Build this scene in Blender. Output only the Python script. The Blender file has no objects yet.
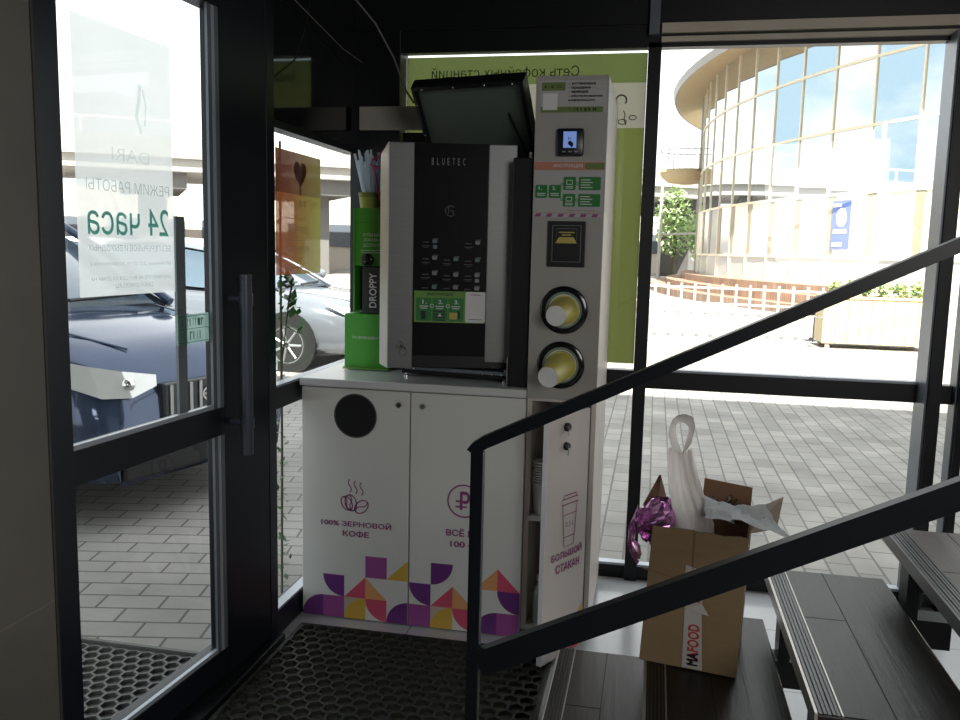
import bpy, bmesh, math, random
from mathutils import Vector as V, Matrix
from mathutils.geometry import tessellate_polygon
random.seed(7)
S = bpy.context.scene
COL = S.collection
PI = math.pi
# ------------------------------------------------------------------ materials
def nt(name):
    m = bpy.data.materials.new(name); m.use_nodes = True
    t = m.node_tree; t.nodes.clear()
    o = t.nodes.new('ShaderNodeOutputMaterial')
    return m, t, o
def lin(c):
    return tuple(((x/12.92) if x <= .04045 else ((x+.055)/1.055)**2.4) for x in c)
def mat(name, c, rough=.5, metal=0., var=.12, scale=8., stretch=(1,1,1), bump=0., spec=.5, emit=None, es=0.):
    """principled surface with a little procedural tone variation; c is linear rgb"""
    m, t, o = nt(name); N = t.nodes; L = t.links
    p = N.new('ShaderNodeBsdfPrincipled'); L.new(p.outputs[0], o.inputs[0])
    tc = N.new('ShaderNodeTexCoord'); mp = N.new('ShaderNodeMapping'); mp.inputs['Scale'].default_value = stretch
    L.new(tc.outputs['Object'], mp.inputs[0])
    nz = N.new('ShaderNodeTexNoise'); nz.inputs['Scale'].default_value = scale; nz.inputs['Detail'].default_value = 5
    L.new(mp.outputs[0], nz.inputs['Vector'])
    mx = N.new('ShaderNodeMixRGB')
    mx.inputs[1].default_value = (*[max(0, x*(1-var)) for x in c], 1)
    mx.inputs[2].default_value = (*[min(1, x*(1+var)) for x in c], 1)
    L.new(nz.outputs[0], mx.inputs[0]); L.new(mx.outputs[0], p.inputs['Base Color'])
    p.inputs['Roughness'].default_value = rough; p.inputs['Metallic'].default_value = metal
    p.inputs['Specular IOR Level'].default_value = spec
    if bump:
        b = N.new('ShaderNodeBump'); b.inputs['Strength'].default_value = bump; b.inputs['Distance'].default_value = .01
        L.new(nz.outputs[0], b.inputs['Height']); L.new(b.outputs[0], p.inputs['Normal'])
    if emit:
        p.inputs['Emission Color'].default_value = (*emit, 1); p.inputs['Emission Strength'].default_value = es
    return m
def glass_mat(name, tint=(.93,.96,.95), refl=.07):
    m, t, o = nt(name); N = t.nodes; L = t.links
    tr = N.new('ShaderNodeBsdfTransparent'); tr.inputs[0].default_value = (*tint, 1)
    gl = N.new('ShaderNodeBsdfGlossy'); gl.inputs['Roughness'].default_value = .0
    mx = N.new('ShaderNodeMixShader')
    lw = N.new('ShaderNodeLayerWeight'); lw.inputs[0].default_value = .18
    mul = N.new('ShaderNodeMath'); mul.operation = 'MULTIPLY_ADD'; mul.inputs[1].default_value = .45; mul.inputs[2].default_value = refl*.5
    L.new(lw.outputs['Fresnel'], mul.inputs[0]); L.new(mul.outputs[0], mx.inputs[0])
    L.new(tr.outputs[0], mx.inputs[1]); L.new(gl.outputs[0], mx.inputs[2]); L.new(mx.outputs[0], o.inputs[0])
    return m
def film_mat(name, c, thru=.6, seethru=0.0, var=.08, grad=None):
    """printed film: diffuse in front, lets light through from behind"""
    m, t, o = nt(name); N = t.nodes; L = t.links
    tc = N.new('ShaderNodeTexCoord'); nz = N.new('ShaderNodeTexNoise'); nz.inputs['Scale'].default_value = 3
    L.new(tc.outputs['Object'], nz.inputs[0])
    cm = N.new('ShaderNodeMixRGB'); cm.inputs[1].default_value = (*[x*(1-var) for x in c], 1); cm.inputs[2].default_value = (*[x*(1+var) for x in c], 1)
    L.new(nz.outputs[0], cm.inputs[0])
    d = N.new('ShaderNodeBsdfDiffuse'); tl = N.new('ShaderNodeBsdfTranslucent')
    L.new(cm.outputs[0], d.inputs[0]); L.new(cm.outputs[0], tl.inputs[0])
    mx = N.new('ShaderNodeMixShader'); mx.inputs[0].default_value = thru
    L.new(d.outputs[0], mx.inputs[1]); L.new(tl.outputs[0], mx.inputs[2])
    if grad:
        sp = N.new('ShaderNodeSeparateXYZ'); L.new(tc.outputs['Object'], sp.inputs[0]); g = N.new('ShaderNodeMapRange'); g.inputs['From Min'].default_value = grad[1]; g.inputs['From Max'].default_value = grad[2]; L.new(sp.outputs['Y'], g.inputs[0])
        c2 = N.new('ShaderNodeMixRGB'); c2.inputs[2].default_value = (*grad[0], 1); L.new(g.outputs[0], c2.inputs[0]); L.new(cm.outputs[0], c2.inputs[1])
        for q in (d, tl): L.new(c2.outputs[0], q.inputs[0])
    last = mx
    if seethru:
        tp = N.new('ShaderNodeBsdfTransparent'); m2 = N.new('ShaderNodeMixShader'); m2.inputs[0].default_value = seethru
        L.new(mx.outputs[0], m2.inputs[1]); L.new(tp.outputs[0], m2.inputs[2]); last = m2
    L.new(last.outputs[0], o.inputs[0])
    return m
def brick_mat(name, c1, c2, mortar, bw, bh, ms=.006, rough=.8, rot=0., offset=.5, bump=.25, var=.35, patch=0.):
    m, t, o = nt(name); N = t.nodes; L = t.links
    p = N.new('ShaderNodeBsdfPrincipled'); L.new(p.outputs[0], o.inputs[0]); p.inputs['Roughness'].default_value = rough
    tc = N.new('ShaderNodeTexCoord'); mp = N.new('ShaderNodeMapping'); mp.inputs['Rotation'].default_value = rot if isinstance(rot, tuple) else (0,0,rot)
    L.new(tc.outputs['Object'], mp.inputs[0])
    b = N.new('ShaderNodeTexBrick'); b.offset = offset
    b.inputs['Color1'].default_value = (*c1,1); b.inputs['Color2'].default_value = (*c2,1); b.inputs['Mortar'].default_value = (*mortar,1)
    b.inputs['Scale'].default_value = 1; b.inputs['Mortar Size'].default_value = ms; b.inputs['Brick Width'].default_value = bw; b.inputs['Row Height'].default_value = bh
    b.inputs['Mortar Smooth'].default_value = .3
    L.new(mp.outputs[0], b.inputs['Vector'])
    nz = N.new('ShaderNodeTexNoise'); nz.inputs['Scale'].default_value = 2.2; nz.inputs['Detail'].default_value = 8; L.new(tc.outputs['Object'], nz.inputs[0])
    mr = N.new('ShaderNodeMapRange'); mr.inputs['From Min'].default_value = .25; mr.inputs['From Max'].default_value = .75
    mr.inputs['To Min'].default_value = 1-var; mr.inputs['To Max'].default_value = 1+var*.4; L.new(nz.outputs[0], mr.inputs[0])
    mx = N.new('ShaderNodeMixRGB'); mx.blend_type = 'MULTIPLY'; mx.inputs[0].default_value = 1
    L.new(b.outputs[0], mx.inputs[1]); L.new(mr.outputs[0], mx.inputs[2]); L.new(mx.outputs[0], p.inputs['Base Color'])
    bp = N.new('ShaderNodeBump'); bp.inputs['Strength'].default_value = bump; bp.inputs['Distance'].default_value = .01; bp.invert = True
    L.new(b.outputs['Fac'], bp.inputs['Height']); L.new(bp.outputs[0], p.inputs['Normal'])
    return m
def wood_mat(name, c1, c2, rough=.4, axis=1, sc=6., bump=.15, spec=.5):
    m, t, o = nt(name); N = t.nodes; L = t.links
    p = N.new('ShaderNodeBsdfPrincipled'); L.new(p.outputs[0], o.inputs[0]); p.inputs['Roughness'].default_value = rough
    p.inputs['Specular IOR Level'].default_value = spec
    tc = N.new('ShaderNodeTexCoord'); mp = N.new('ShaderNodeMapping'); s = [sc*6]*3; s[axis] = sc*.35; mp.inputs['Scale'].default_value = s
    L.new(tc.outputs['Object'], mp.inputs[0])
    nz = N.new('ShaderNodeTexNoise'); nz.inputs['Scale'].default_value = 1; nz.inputs['Detail'].default_value = 9; nz.inputs['Roughness'].default_value = .65
    nz.inputs['Distortion'].default_value = .6
    L.new(mp.outputs[0], nz.inputs[0])
    mx = N.new('ShaderNodeMixRGB'); mx.inputs[1].default_value = (*c1,1); mx.inputs[2].default_value = (*c2,1)
    L.new(nz.outputs[0], mx.inputs[0]); L.new(mx.outputs[0], p.inputs['Base Color'])
    bp = N.new('ShaderNodeBump'); bp.inputs['Strength'].default_value = bump; bp.inputs['Distance'].default_value = .004
    L.new(nz.outputs[0], bp.inputs['Height']); L.new(bp.outputs[0], p.inputs['Normal'])
    return m
M = {}
M['frame'] = mat('dark_aluminium', (.006,.0075,.010), .38, .0, .2, spec=.35)
M['frame2'] = mat('blue_black_aluminium', (.007,.010,.017), .35, .0, .2, spec=.35)
M['grey_trim'] = mat('grey_bead_or_lit_side', (.16,.18,.21), .35, .3)
M['sillm'] = mat('pale_aluminium_sill', (.42,.46,.52), .35, .2)
M['headm'] = mat('beige_grey_rail', (.60,.54,.44), .5)
M['ceil'] = mat('dark_ceiling', (.012,.012,.014), .7)
M['tilewall'] = brick_mat('dark_wall_tile', (.150,.138,.115), (.140,.128,.108), (.19,.18,.155), 1.2, .60, .003, .55, (PI/2,0,PI/2), .5, .1, .3)
M['plaster'] = mat('plaster', (.45,.43,.40), .8)
M['floor'] = brick_mat('pale_floor_tile', (.55,.56,.58), (.52,.53,.55), (.30,.30,.30), .45, .45, .003, .18, 0, 0., .1, .06)
M['glass'] = glass_mat('window_glass')
M['spandrel'] = mat('black_glossy_glass', (.006,.008,.010), .05, 0, .1)
M['paver'] = brick_mat('grey_paver', (.38,.36,.335), (.28,.27,.255), (.17,.165,.155), .21, .115, .006, .85, PI/2, .5, .5, .35)
M['paver2'] = brick_mat('grey_paver_side', (.33,.315,.30), (.30,.29,.275), (.12,.115,.11), .24, .12, .006, .85, math.radians(-12), .5, .5, .25)
M['white_lam'] = mat('white_laminate', (.71,.71,.69), .35, 0, .03, 3)
M['beige_lam'] = mat('warm_white_laminate', (.66,.60,.56), .4, 0, .03, 3)
M['tower_white'] = mat('grey_white_laminate', (.385,.37,.35), .4, 0, .03, 3)
M['tower_sheet'] = mat('grey_white_sheet', (.44,.44,.435), .45, 0, .03, 3)
M['worktop'] = mat('white_worktop', (.66,.66,.67), .28, 0, .03, 3)
M['steel'] = mat('brushed_steel', (.22,.225,.23), .42, .6, .12, 6, (1,1,40), .02)
M['steel_hi'] = mat('bright_steel', (.75,.76,.78), .25, .9, .05)
M['chrome'] = mat('chrome', (.8,.8,.8), .12, 1., .02)
M['black'] = mat('black_plastic', (.008,.009,.011), .35)
M['blackgl'] = mat('black_gloss_panel', (.006,.007,.010), .12)
M['blackmatt'] = mat('matt_black', (.004,.004,.005), .8)
M['darkgreen'] = mat('dark_green_grey_lining', (.11,.14,.125), .5)
M['grey'] = mat('grey_print', (.22,.23,.24), .5)
M['dimgrey'] = mat('dim_grey_print', (.065,.07,.075), .5)
M['cyanprint'] = mat('pale_teal_print', (.10,.17,.18), .5)
M['white'] = mat('white_print', (.72,.72,.72), .5)
M['purple_d'] = mat('deep_purple_print', (.15,.035,.21), .45, 0, .06)
M['purple_m'] = mat('magenta_purple_print', (.34,.075,.30), .45, 0, .06)
M['pink'] = mat('raspberry_print', (.66,.09,.17), .45, 0, .06)
M['orange'] = mat('orange_print', (.75,.36,.15), .45, 0, .06)
M['yellow'] = mat('mustard_print', (.66,.42,.06), .45, 0, .06)
M['plum'] = mat('plum_lettering', (.28,.055,.19), .5, 0, .05)
M['green'] = mat('bright_green_card', (.055,.33,.025), .4, 0, .06)
M['green_mid'] = mat('leaf_green_print', (.13,.30,.05), .5, 0, .06)
M['green_btn'] = mat('emerald_print', (.012,.19,.030), .5, 0, .05)
M['green_olive'] = mat('olive_green_print', (.14,.20,.055), .5, 0, .06)
M['redband'] = mat('dull_red_band', (.50,.20,.14), .5)
M['amber'] = mat('amber_print', (.50,.42,.10), .5)
M['device'] = mat('dark_blue_plastic', (.006,.009,.020), .3)
M['screen'] = mat('lit_blue_screen', (.10,.16,.35), .3, emit=(.22,.34,.75), es=.55)
M['cupyellow'] = mat('yellow_green_cup_print', (.62,.55,.12), .4)
M['cupwhite'] = mat('white_paper', (.80,.80,.80), .5)
M['tube_in'] = mat('pale_green_lining', (.20,.27,.20), .5)
M['rail'] = mat('dark_painted_steel', (.006,.008,.012), .34, 0, .15, spec=.2)
M['tread'] = wood_mat('dark_stained_wood', (.006,.005,.005), (.022,.020,.020), .33, 1, 5, .35, .28)
M['tread2'] = wood_mat('warm_dark_stained_wood', (.012,.008,.0065), (.040,.028,.023), .34, 1, 5, .35, .35)
M['tread3'] = wood_mat('reddish_dark_wood', (.030,.014,.010), (.095,.052,.040), .34, 1, 5, .35, .35)
M['nosing'] = mat('dark_ribbed_nosing', (.05,.05,.052), .3, .6)
M['nosing_hi'] = mat('worn_metal_edge', (.42,.40,.37), .3, .7)
M['mat'] = mat('black_rubber', (.020,.022,.019), .6, 0, .3, 20)
M['mat_out'] = mat('daylit_rubber', (.13,.13,.125), .6, 0, .3, 20)  # rubber made paler, the outdoor light is put into the colour
M['mat_base'] = mat('dark_mat_backing', (.085,.078,.062), .8, 0, .6, 60)  # dark sheet below the open cells of the indoor mat
M['mat_base2'] = mat('grey_mat_backing', (.10,.10,.095), .8, 0, .5, 60)  # grey sheet below the open cells of the outdoor mat
M['card'] = mat('brown_cardboard', (.25,.172,.090), .8, 0, .12, 14, (1,1,5), .05)
M['card_in'] = mat('inner_cardboard', (.24,.13,.075), .85, 0, .12, 14)
M['tape'] = mat('white_tape', (.50,.48,.46), .35)
M['red'] = mat('red_print', (.45,.05,.04), .5)
M['foil'] = mat('purple_foil', (.78,.38,.74), .22, .8, .3, 10)
M['bagwhite'] = film_mat('white_polythene', (.97,.92,.90), .7)
M['bagblue'] = film_mat('pale_blue_polythene', (.93,.97,1.0), .25)
M['clearplastic'] = glass_mat('crumpled_clear_plastic', (.78,.74,.72), .5)
M['straw'] = film_mat('pale_blue_straw', (.80,.88,.96), .5, .3)
M['pinkcable'] = mat('pink_cable', (.60,.07,.20), .5)
M['cable'] = mat('grey_cable', (.25,.24,.22), .6)
M['bluewhite'] = mat('pale_plastic', (.5,.55,.6), .4)
M['ban_green'] = film_mat('banner_green', (.135,.155,.046), .8)
M['ban_green2'] = film_mat('banner_green_upper', (.118,.148,.050), .8)
M['ban_white'] = film_mat('banner_white', (.30,.29,.23), .75)
M['ban_text'] = film_mat('banner_dark_print', (.035,.055,.02), .5)
M['ban_text2'] = film_mat('banner_brown_print', (.10,.075,.05), .5)
M['poster_w'] = film_mat('translucent_white_poster', (.98,.99,.99), .97, .14)
M['teal'] = film_mat('teal_print', (.12,.58,.49), .7, .55)
M['tealf'] = film_mat('faded_teal_print', (.35,.70,.64), .7, .75)
M['greyprint'] = film_mat('grey_teal_print', (.25,.36,.38), .7, .5)
M['stick_g'] = film_mat('pale_green_sticker', (.45,.66,.58), .6, .15)
M['stick_t'] = film_mat('green_sticker_print', (.10,.26,.22), .4)
M['post_top'] = film_mat('poster_rose', (.30,.13,.10), .75, .2, .3, ((.50,.42,.33),-.16,.15))
M['post_bot'] = film_mat('poster_ochre', (.30,.085,.03), .75, .12, .2, ((.40,.36,.075),-.05,.2))
M['post_dark'] = film_mat('poster_dark_print', (.22,.09,.06), .5)
M['post_txt'] = film_mat('poster_pale_print', (.70,.55,.34), .7)
M['carpaint'] = mat('silver_blue_car_paint', (.060,.085,.15), .08, .35, .04)
M['carpaint2'] = mat('silver_car_paint', (.22,.24,.27), .14, .5, .04)
M['carpaint3'] = mat('white_car_paint', (.7,.7,.72), .2, .1, .04)
M['carglass'] = mat('tinted_car_glass', (.10,.14,.18), .04, .2, .02)
M['tyre'] = mat('tyre_rubber', (.012,.012,.013), .8)
M['rim'] = mat('alloy', (.45,.46,.48), .3, .8)
M['lamp'] = mat('clear_headlamp', (.78,.80,.78), .08, .3, .08, 30)
M['grille'] = mat('dark_grille', (.05,.055,.06), .35, .4)
M['leaf'] = mat('leaf', (.055,.14,.035), .5, 0, .5, 12)
M['leaf2'] = mat('sunlit_leaf', (.38,.50,.24), .6, 0, .5, 3)
M['stem'] = mat('stem', (.08,.07,.04), .8)
M['concrete'] = mat('pale_concrete', (.42,.40,.37), .85)
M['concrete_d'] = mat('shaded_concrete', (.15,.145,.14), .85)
M['facade_frame'] = mat('cream_mullion', (.92,.82,.64), .5)
M['facade_glass'] = mat('mirror_blue_glass', (.80,.86,.92), .015, 1., .02)
M['facade_blind'] = mat('cream_blind_glass', (.93,.91,.85), .25, .0, .05, .6)
M['facade_low'] = mat('pale_reflective_glass', (.90,.90,.86), .12, .25, .2, .5)
M['soffit'] = mat('ochre_soffit', (.55,.43,.26), .7)
M['gutter'] = mat('grey_gutter', (.35,.34,.33), .5)
M['brickstep'] = brick_mat('brown_brick', (.36,.20,.13), (.30,.17,.11), (.35,.30,.25), .25, .07, .01, .8)
M['poster_blue'] = mat('blue_poster', (.10,.16,.42), .5, 0, .4, 2)
M['planterwood'] = wood_mat('pale_planter_wood', (.55,.42,.24), (.72,.60,.38), .7, 2, 2)
M['flower'] = mat('yellow_flower', (.85,.75,.25), .6)
M['fence'] = mat('white_fence_paint', (.8,.78,.74), .5)
M['render_w'] = mat('outer_render', (.35,.34,.33), .9)
M['bldg_far'] = mat('far_pale_wall', (.75,.68,.60), .9)
M['win_far'] = mat('far_dark_window', (.12,.14,.17), .2)

# ------------------------------------------------------------------ object helpers
BASE = {}
def setp(o, label=None, cat=None, group=None, kind=None):
    if label: o['label'] = label
    if cat: o['category'] = cat
    if group: o['group'] = group
    if kind: o['kind'] = kind
    return o
def thing(name, base, label, cat, group=None, kind=None):
    o = bpy.data.objects.new(name, None); COL.objects.link(o); o.location = base
    o.empty_display_size = .05
    BASE[o.name] = V(base)
    return setp(o, label, cat, group, kind)
def obj(name, bm, mats, parent=None, base=None, smooth=False, label=None):
    """link one mesh object; geometry is given in world coordinates"""
    if not isinstance(mats, (list, tuple)): mats = [mats]
    me = bpy.data.meshes.new(name)
    if parent is not None: b = BASE[parent.name]
    elif base is not None: b = V(base)
    else:
        xs = [v.co for v in bm.verts]
        b = V(((min(c.x for c in xs)+max(c.x for c in xs))/2, (min(c.y for c in xs)+max(c.y for c in xs))/2, min(c.z for c in xs)))
    bmesh.ops.translate(bm, verts=bm.verts, vec=-b)
    bm.normal_update()
    bm.to_mesh(me); bm.free()
    for k in mats: me.materials.append(M[k] if isinstance(k, str) else k)
    if smooth:
        for p in me.polygons: p.use_smooth = True
        try: me.set_sharp_from_angle(angle=math.radians(smooth if smooth > 1 else 40))
        except Exception: pass
    o = bpy.data.objects.new(name, me); COL.objects.link(o)
    if parent is not None: o.parent = parent
    else: o.location = b
    BASE[o.name] = b
    if label: o['label'] = label
    return o
def B(): return bmesh.new()
def box(bm, x0, x1, y0, y1, z0, z1, bev=0., mi=0, fr=None):
    """fr = (origin, ux, uy, uz) local frame"""
    pts = [(x0,y0,z0),(x1,y0,z0),(x1,y1,z0),(x0,y1,z0),(x0,y0,z1),(x1,y0,z1),(x1,y1,z1),(x0,y1,z1)]
    if fr: pts = [fr[0]+fr[1]*p[0]+fr[2]*p[1]+fr[3]*p[2] for p in pts]
    vs = [bm.verts.new(p) for p in pts]
    fs = [bm.faces.new([vs[i] for i in f]) for f in ((3,2,1,0),(4,5,6,7),(0,1,5,4),(1,2,6,5),(2,3,7,6),(3,0,4,7))]
    for f in fs: f.material_index = mi
    if bev:
        es = list({e for f in fs for e in f.edges})
        r = bmesh.ops.bevel(bm, geom=es, offset=bev, segments=2, profile=.5, affect='EDGES')
        for f in r['faces']: f.material_index = mi
    return bm
def prism(bm, pts, vec, mi=0):
    a = [bm.verts.new(p) for p in pts]; b = [bm.verts.new(V(p)+V(vec)) for p in pts]; n = len(pts)
    fs = [bm.faces.new(a[::-1]), bm.faces.new(b)] + [bm.faces.new((a[i], a[(i+1) % n], b[(i+1) % n], b[i])) for i in range(n)]
    for f in fs: f.material_index = mi
    bmesh.ops.recalc_face_normals(bm, faces=fs)
    return bm
def poly(bm, pts, mi=0):
    f = bm.faces.new([bm.verts.new(p) for p in pts]); f.material_index = mi; return f
def frame_at(d, up=V((0,0,1))):
    d = V(d).normalized()
    if abs(d.dot(up)) > .97: up = V((0,1,0))
    a = d.cross(up).normalized(); return a, a.cross(d).normalized()
def tube(bm, pts, r, n=8, mi=0, caps=True, sq=None):
    """round tube; sq=(w,h) gives a rectangular profile (w horizontal, h upright)"""
    pts = [V(p) for p in pts]; rings = []
    for i, p in enumerate(pts):
        d = (pts[min(i+1, len(pts)-1)]-pts[max(i-1, 0)])
        a, b = frame_at(d)
        rr = r[i] if isinstance(r, (list, tuple)) else r
        if sq: ring = [p+a*(sx*sq[0]/2)+b*(sy*sq[1]/2) for sx, sy in ((-1,-1),(1,-1),(1,1),(-1,1))]
        else: ring = [p+a*(rr*math.cos(2*PI*k/n))+b*(rr*math.sin(2*PI*k/n)) for k in range(n)]
        rings.append([bm.verts.new(q) for q in ring])
    m = len(rings[0]); fs = []
    for i in range(len(rings)-1):
        for k in range(m): fs.append(bm.faces.new((rings[i][k], rings[i][(k+1) % m], rings[i+1][(k+1) % m], rings[i+1][k])))
    if caps: fs += [bm.faces.new(rings[0][::-1]), bm.faces.new(rings[-1])]
    for f in fs: f.material_index = mi
    bmesh.ops.recalc_face_normals(bm, faces=fs)
    return bm
def lathe(bm, prof, o, axis=(0,0,1), n=24, mi=0, cap0=True, cap1=True):
    """prof: [(t along axis, radius)]"""
    ax = V(axis).normalized(); a, b = frame_at(ax); rings = []
    for t, r in prof:
        c = V(o)+ax*t
        rings.append([bm.verts.new(c+a*(r*math.cos(2*PI*k/n))+b*(r*math.sin(2*PI*k/n))) for k in range(n)])
    fs = []
    for i in range(len(rings)-1):
        for k in range(n): fs.append(bm.faces.new((rings[i][k], rings[i][(k+1) % n], rings[i+1][(k+1) % n], rings[i+1][k])))
    if cap0: fs.append(bm.faces.new(rings[0][::-1]))
    if cap1: fs.append(bm.faces.new(rings[-1]))
    for f in fs: f.material_index = mi
    return bm
def ball(bm, c, r, sc=(1,1,1), mi=0, sub=2):
    g = bmesh.ops.create_icosphere(bm, subdivisions=sub, radius=r)
    for v in g['verts']: v.co = V(c)+V((v.co.x*sc[0], v.co.y*sc[1], v.co.z*sc[2]))
    for f in {f for v in g['verts'] for f in v.link_faces}: f.material_index = mi
    return bm
class PL:
    """a plane in the world: point(u,v,off)"""
    def __init__(s, o, ux, uy): s.o = V(o); s.ux = V(ux).normalized(); s.uy = V(uy).normalized(); s.n = s.ux.cross(s.uy)
    def __call__(s, u, v, off=0.): return s.o+s.ux*u+s.uy*v+s.n*off
FRONT = lambda y: PL((0,y,0), (1,0,0), (0,0,1))
def rect(bm, P, u0, u1, v0, v1, off=.001, mi=0, r=0.):
    if r:
        pts = []
        for cx, cy, a0 in ((u1-r,v0+r,-90),(u1-r,v1-r,0),(u0+r,v1-r,90),(u0+r,v0+r,180)):
            for k in range(5):
                a = math.radians(a0+k*22.5); pts.append(P(cx+r*math.cos(a), cy+r*math.sin(a), off))
        return poly(bm, pts, mi)
    return poly(bm, [P(u0,v0,off), P(u1,v0,off), P(u1,v1,off), P(u0,v1,off)], mi)
def disc(bm, P, u, v, r, off=.001, mi=0, n=32, sx=1.):
    return poly(bm, [P(u+sx*r*math.cos(2*PI*k/n), v+r*math.sin(2*PI*k/n), off) for k in range(n)], mi)
def stroke(bm, P, pts, w, off=.0015, mi=0, close=False):
    pts = [V(p) for p in pts]; n = len(pts)
    L_, R_ = [], []
    for i, p in enumerate(pts):
        if close: d = pts[(i+1) % n]-pts[i-1]
        else: d = pts[min(i+1, n-1)]-pts[max(i-1, 0)]
        d.normalize(); q = V((-d.y, d.x))*w/2
        L_.append(bm.verts.new(P(*(p+q), off))); R_.append(bm.verts.new(P(*(p-q), off)))
    for i in range(n if close else n-1):
        j = (i+1) % n
        f = bm.faces.new((R_[i], R_[j], L_[j], L_[i])); f.material_index = mi
    return bm
def arc(cu, cv, r, a0, a1, n=16, sy=1.):
    return [(cu+r*math.cos(math.radians(a0+(a1-a0)*k/n)), cv+sy*r*math.sin(math.radians(a0+(a1-a0)*k/n))) for k in range(n+1)]
_txt = {}
def fill_contours(me):
    """outer contours are filled one by one with their own holes, so overlapping strokes stay solid"""
    nxt = {}
    for e in me.edges:
        a_, b_ = e.vertices; nxt.setdefault(a_, []).append(b_); nxt.setdefault(b_, []).append(a_)
    seen = set(); loops = []
    for e in me.edges:
        st_ = e.vertices[0]
        if st_ in seen: continue
        lp = [st_]; seen.add(st_); cur = e.vertices[1]
        while cur not in seen:
            lp.append(cur); seen.add(cur); cur = next((q for q in nxt[cur] if q not in seen), lp[0])
        # keep the direction in which the curve was drawn: edge order follows rising indices
        if len(lp) > 2:
            lp = sorted(lp); loops.append([me.vertices[q].co.copy() for q in lp])
    def area_(l): return sum(l[k].x*l[(k+1) % len(l)].y-l[(k+1) % len(l)].x*l[k].y for k in range(len(l)))/2
    def inside(p, l):
        c_ = False
        for k in range(len(l)):
            a_, b_ = l[k], l[k-1]
            if (a_.y > p.y) != (b_.y > p.y) and p.x < (b_.x-a_.x)*(p.y-a_.y)/(b_.y-a_.y)+a_.x: c_ = not c_
        return c_
    if not loops: return [], []
    # a contour that runs slightly across itself is pulled back to the crossing
    for l in loops:
        for _ in range(6):
            n_ = len(l); hit = None
            for i in range(n_):
                for j in range(i+2, n_):
                    if i == 0 and j == n_-1: continue
                    a_, b_, c_, d_ = l[i], l[(i+1) % n_], l[j], l[(j+1) % n_]
                    r_, q_ = b_-a_, d_-c_; den = r_.x*q_.y-r_.y*q_.x
                    if abs(den) < 1e-9: continue
                    t_ = ((c_.x-a_.x)*q_.y-(c_.y-a_.y)*q_.x)/den; u_ = ((c_.x-a_.x)*r_.y-(c_.y-a_.y)*r_.x)/den
                    if 1e-6 < t_ < 1-1e-6 and 1e-6 < u_ < 1-1e-6:
                        hit = min(((t_*r_.length, i, (i+1) % n_), ((1-t_)*r_.length, (i+1) % n_, i), (u_*q_.length, j, (j+1) % n_), ((1-u_)*q_.length, (j+1) % n_, j))); x_ = a_+r_*t_; break
                if hit: break
            if not hit: break
            l[hit[1]] = x_+(l[hit[2]]-x_).normalized()*.004
    loops.sort(key=lambda l: -abs(area_(l))); outer = []; own = {}; is_hole = {}
    for k, l in enumerate(loops):
        c_ = [q for q in loops[:k] if inside(l[0], q)]
        par = c_[-1] if c_ else None
        if par is not None and not is_hole[id(par)] and (area_(par) > 0) != (area_(l) > 0):
            is_hole[id(l)] = True; own[id(par)].append(l)
        else:
            is_hole[id(l)] = False; outer.append(l); own[id(l)] = []
    vs, fs = [], []
    for l in outer:
        ls = [l]+own[id(l)]; flat = [p for q in ls for p in q]; n0 = len(vs)
        vs += flat
        fs += [[n0+k for k in t] for t in tessellate_polygon(ls)]
    return vs, fs
def text(bm, P, s, u0, u1, v0, v1, off=.002, mi=0, mirror=False, bold=0.):
    """flat lettering fitted to a rectangle of the plane"""
    key = s
    if key not in _txt:
        c = bpy.data.curves.new('t', 'FONT'); c.body = s; c.size = 1; c.resolution_u = 3; c.fill_mode = 'NONE'
        o = bpy.data.objects.new('t', c); COL.objects.link(o)
        dg = bpy.context.evaluated_depsgraph_get(); me = bpy.data.meshes.new_from_object(o.evaluated_get(dg))
        _txt[key] = fill_contours(me)
        bpy.data.objects.remove(o); bpy.data.curves.remove(c); bpy.data.meshes.remove(me)
    vs, fs = _txt[key]
    if not vs: return bm
    if bold:
        k_ = bold*.9; n_v = len(vs); n_1 = n_v; fs = fs+[[q+n_v*m for q in f] for m in range(1, 5) for f in fs]
        vs = vs+[v+V(d) for d in ((k_,0,0),(-k_,0,0),(0,k_,0),(0,-k_,0)) for v in vs]
    a0 = min(v.x for v in vs); a1 = max(v.x for v in vs); b0 = min(v.y for v in vs); b1 = max(v.y for v in vs)
    new = []
    for q_, v in enumerate(vs):
        t = (v.x-a0)/max(1e-6, a1-a0)
        if mirror: t = 1-t
        new.append(bm.verts.new(P(u0+(u1-u0)*t, v0+(v1-v0)*(v.y-b0)/max(1e-6, b1-b0), off+(.00015*(q_//n_1) if bold else 0))))
    for f in fs:
        try:
            q = bm.faces.new([new[i] for i in f]); q.material_index = mi
        except ValueError: pass
    return bm
def blurred(bm, P, u0, u1, v0, v1, off, mi=0, seed=1):
    """print too small to read in the photograph: a row of letter-sized upright strokes"""
    rn_ = random.Random(seed); h_ = v1-v0; u = u0
    while u < u1-h_*.3:
        w_ = h_*rn_.uniform(.3, .6)
        if rn_.random() > .14:
            rect(bm, P, u, min(u+w_*.35, u1), v0, v1, off, mi); rect(bm, P, u+w_*.35, min(u+w_, u1), v0+h_*rn_.choice((0,.4,.75)), v0+h_*rn_.choice((.95,1)), off, mi) if rn_.random() > .5 else None
        u += w_+h_*.18
    return bm
def dup(root):
    """copy of a thing with its parts and sub-parts"""
    def cp(o, par):
        c = o.copy(); COL.objects.link(c); c.parent = par
        BASE[c.name] = BASE[o.name]
        for ch in list(o.children): cp(ch, c)
        return c
    return cp(root, None)
def struct(name, bm, mats, smooth=False):
    return setp(obj(name, bm, mats, smooth=smooth), kind='structure')

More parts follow.
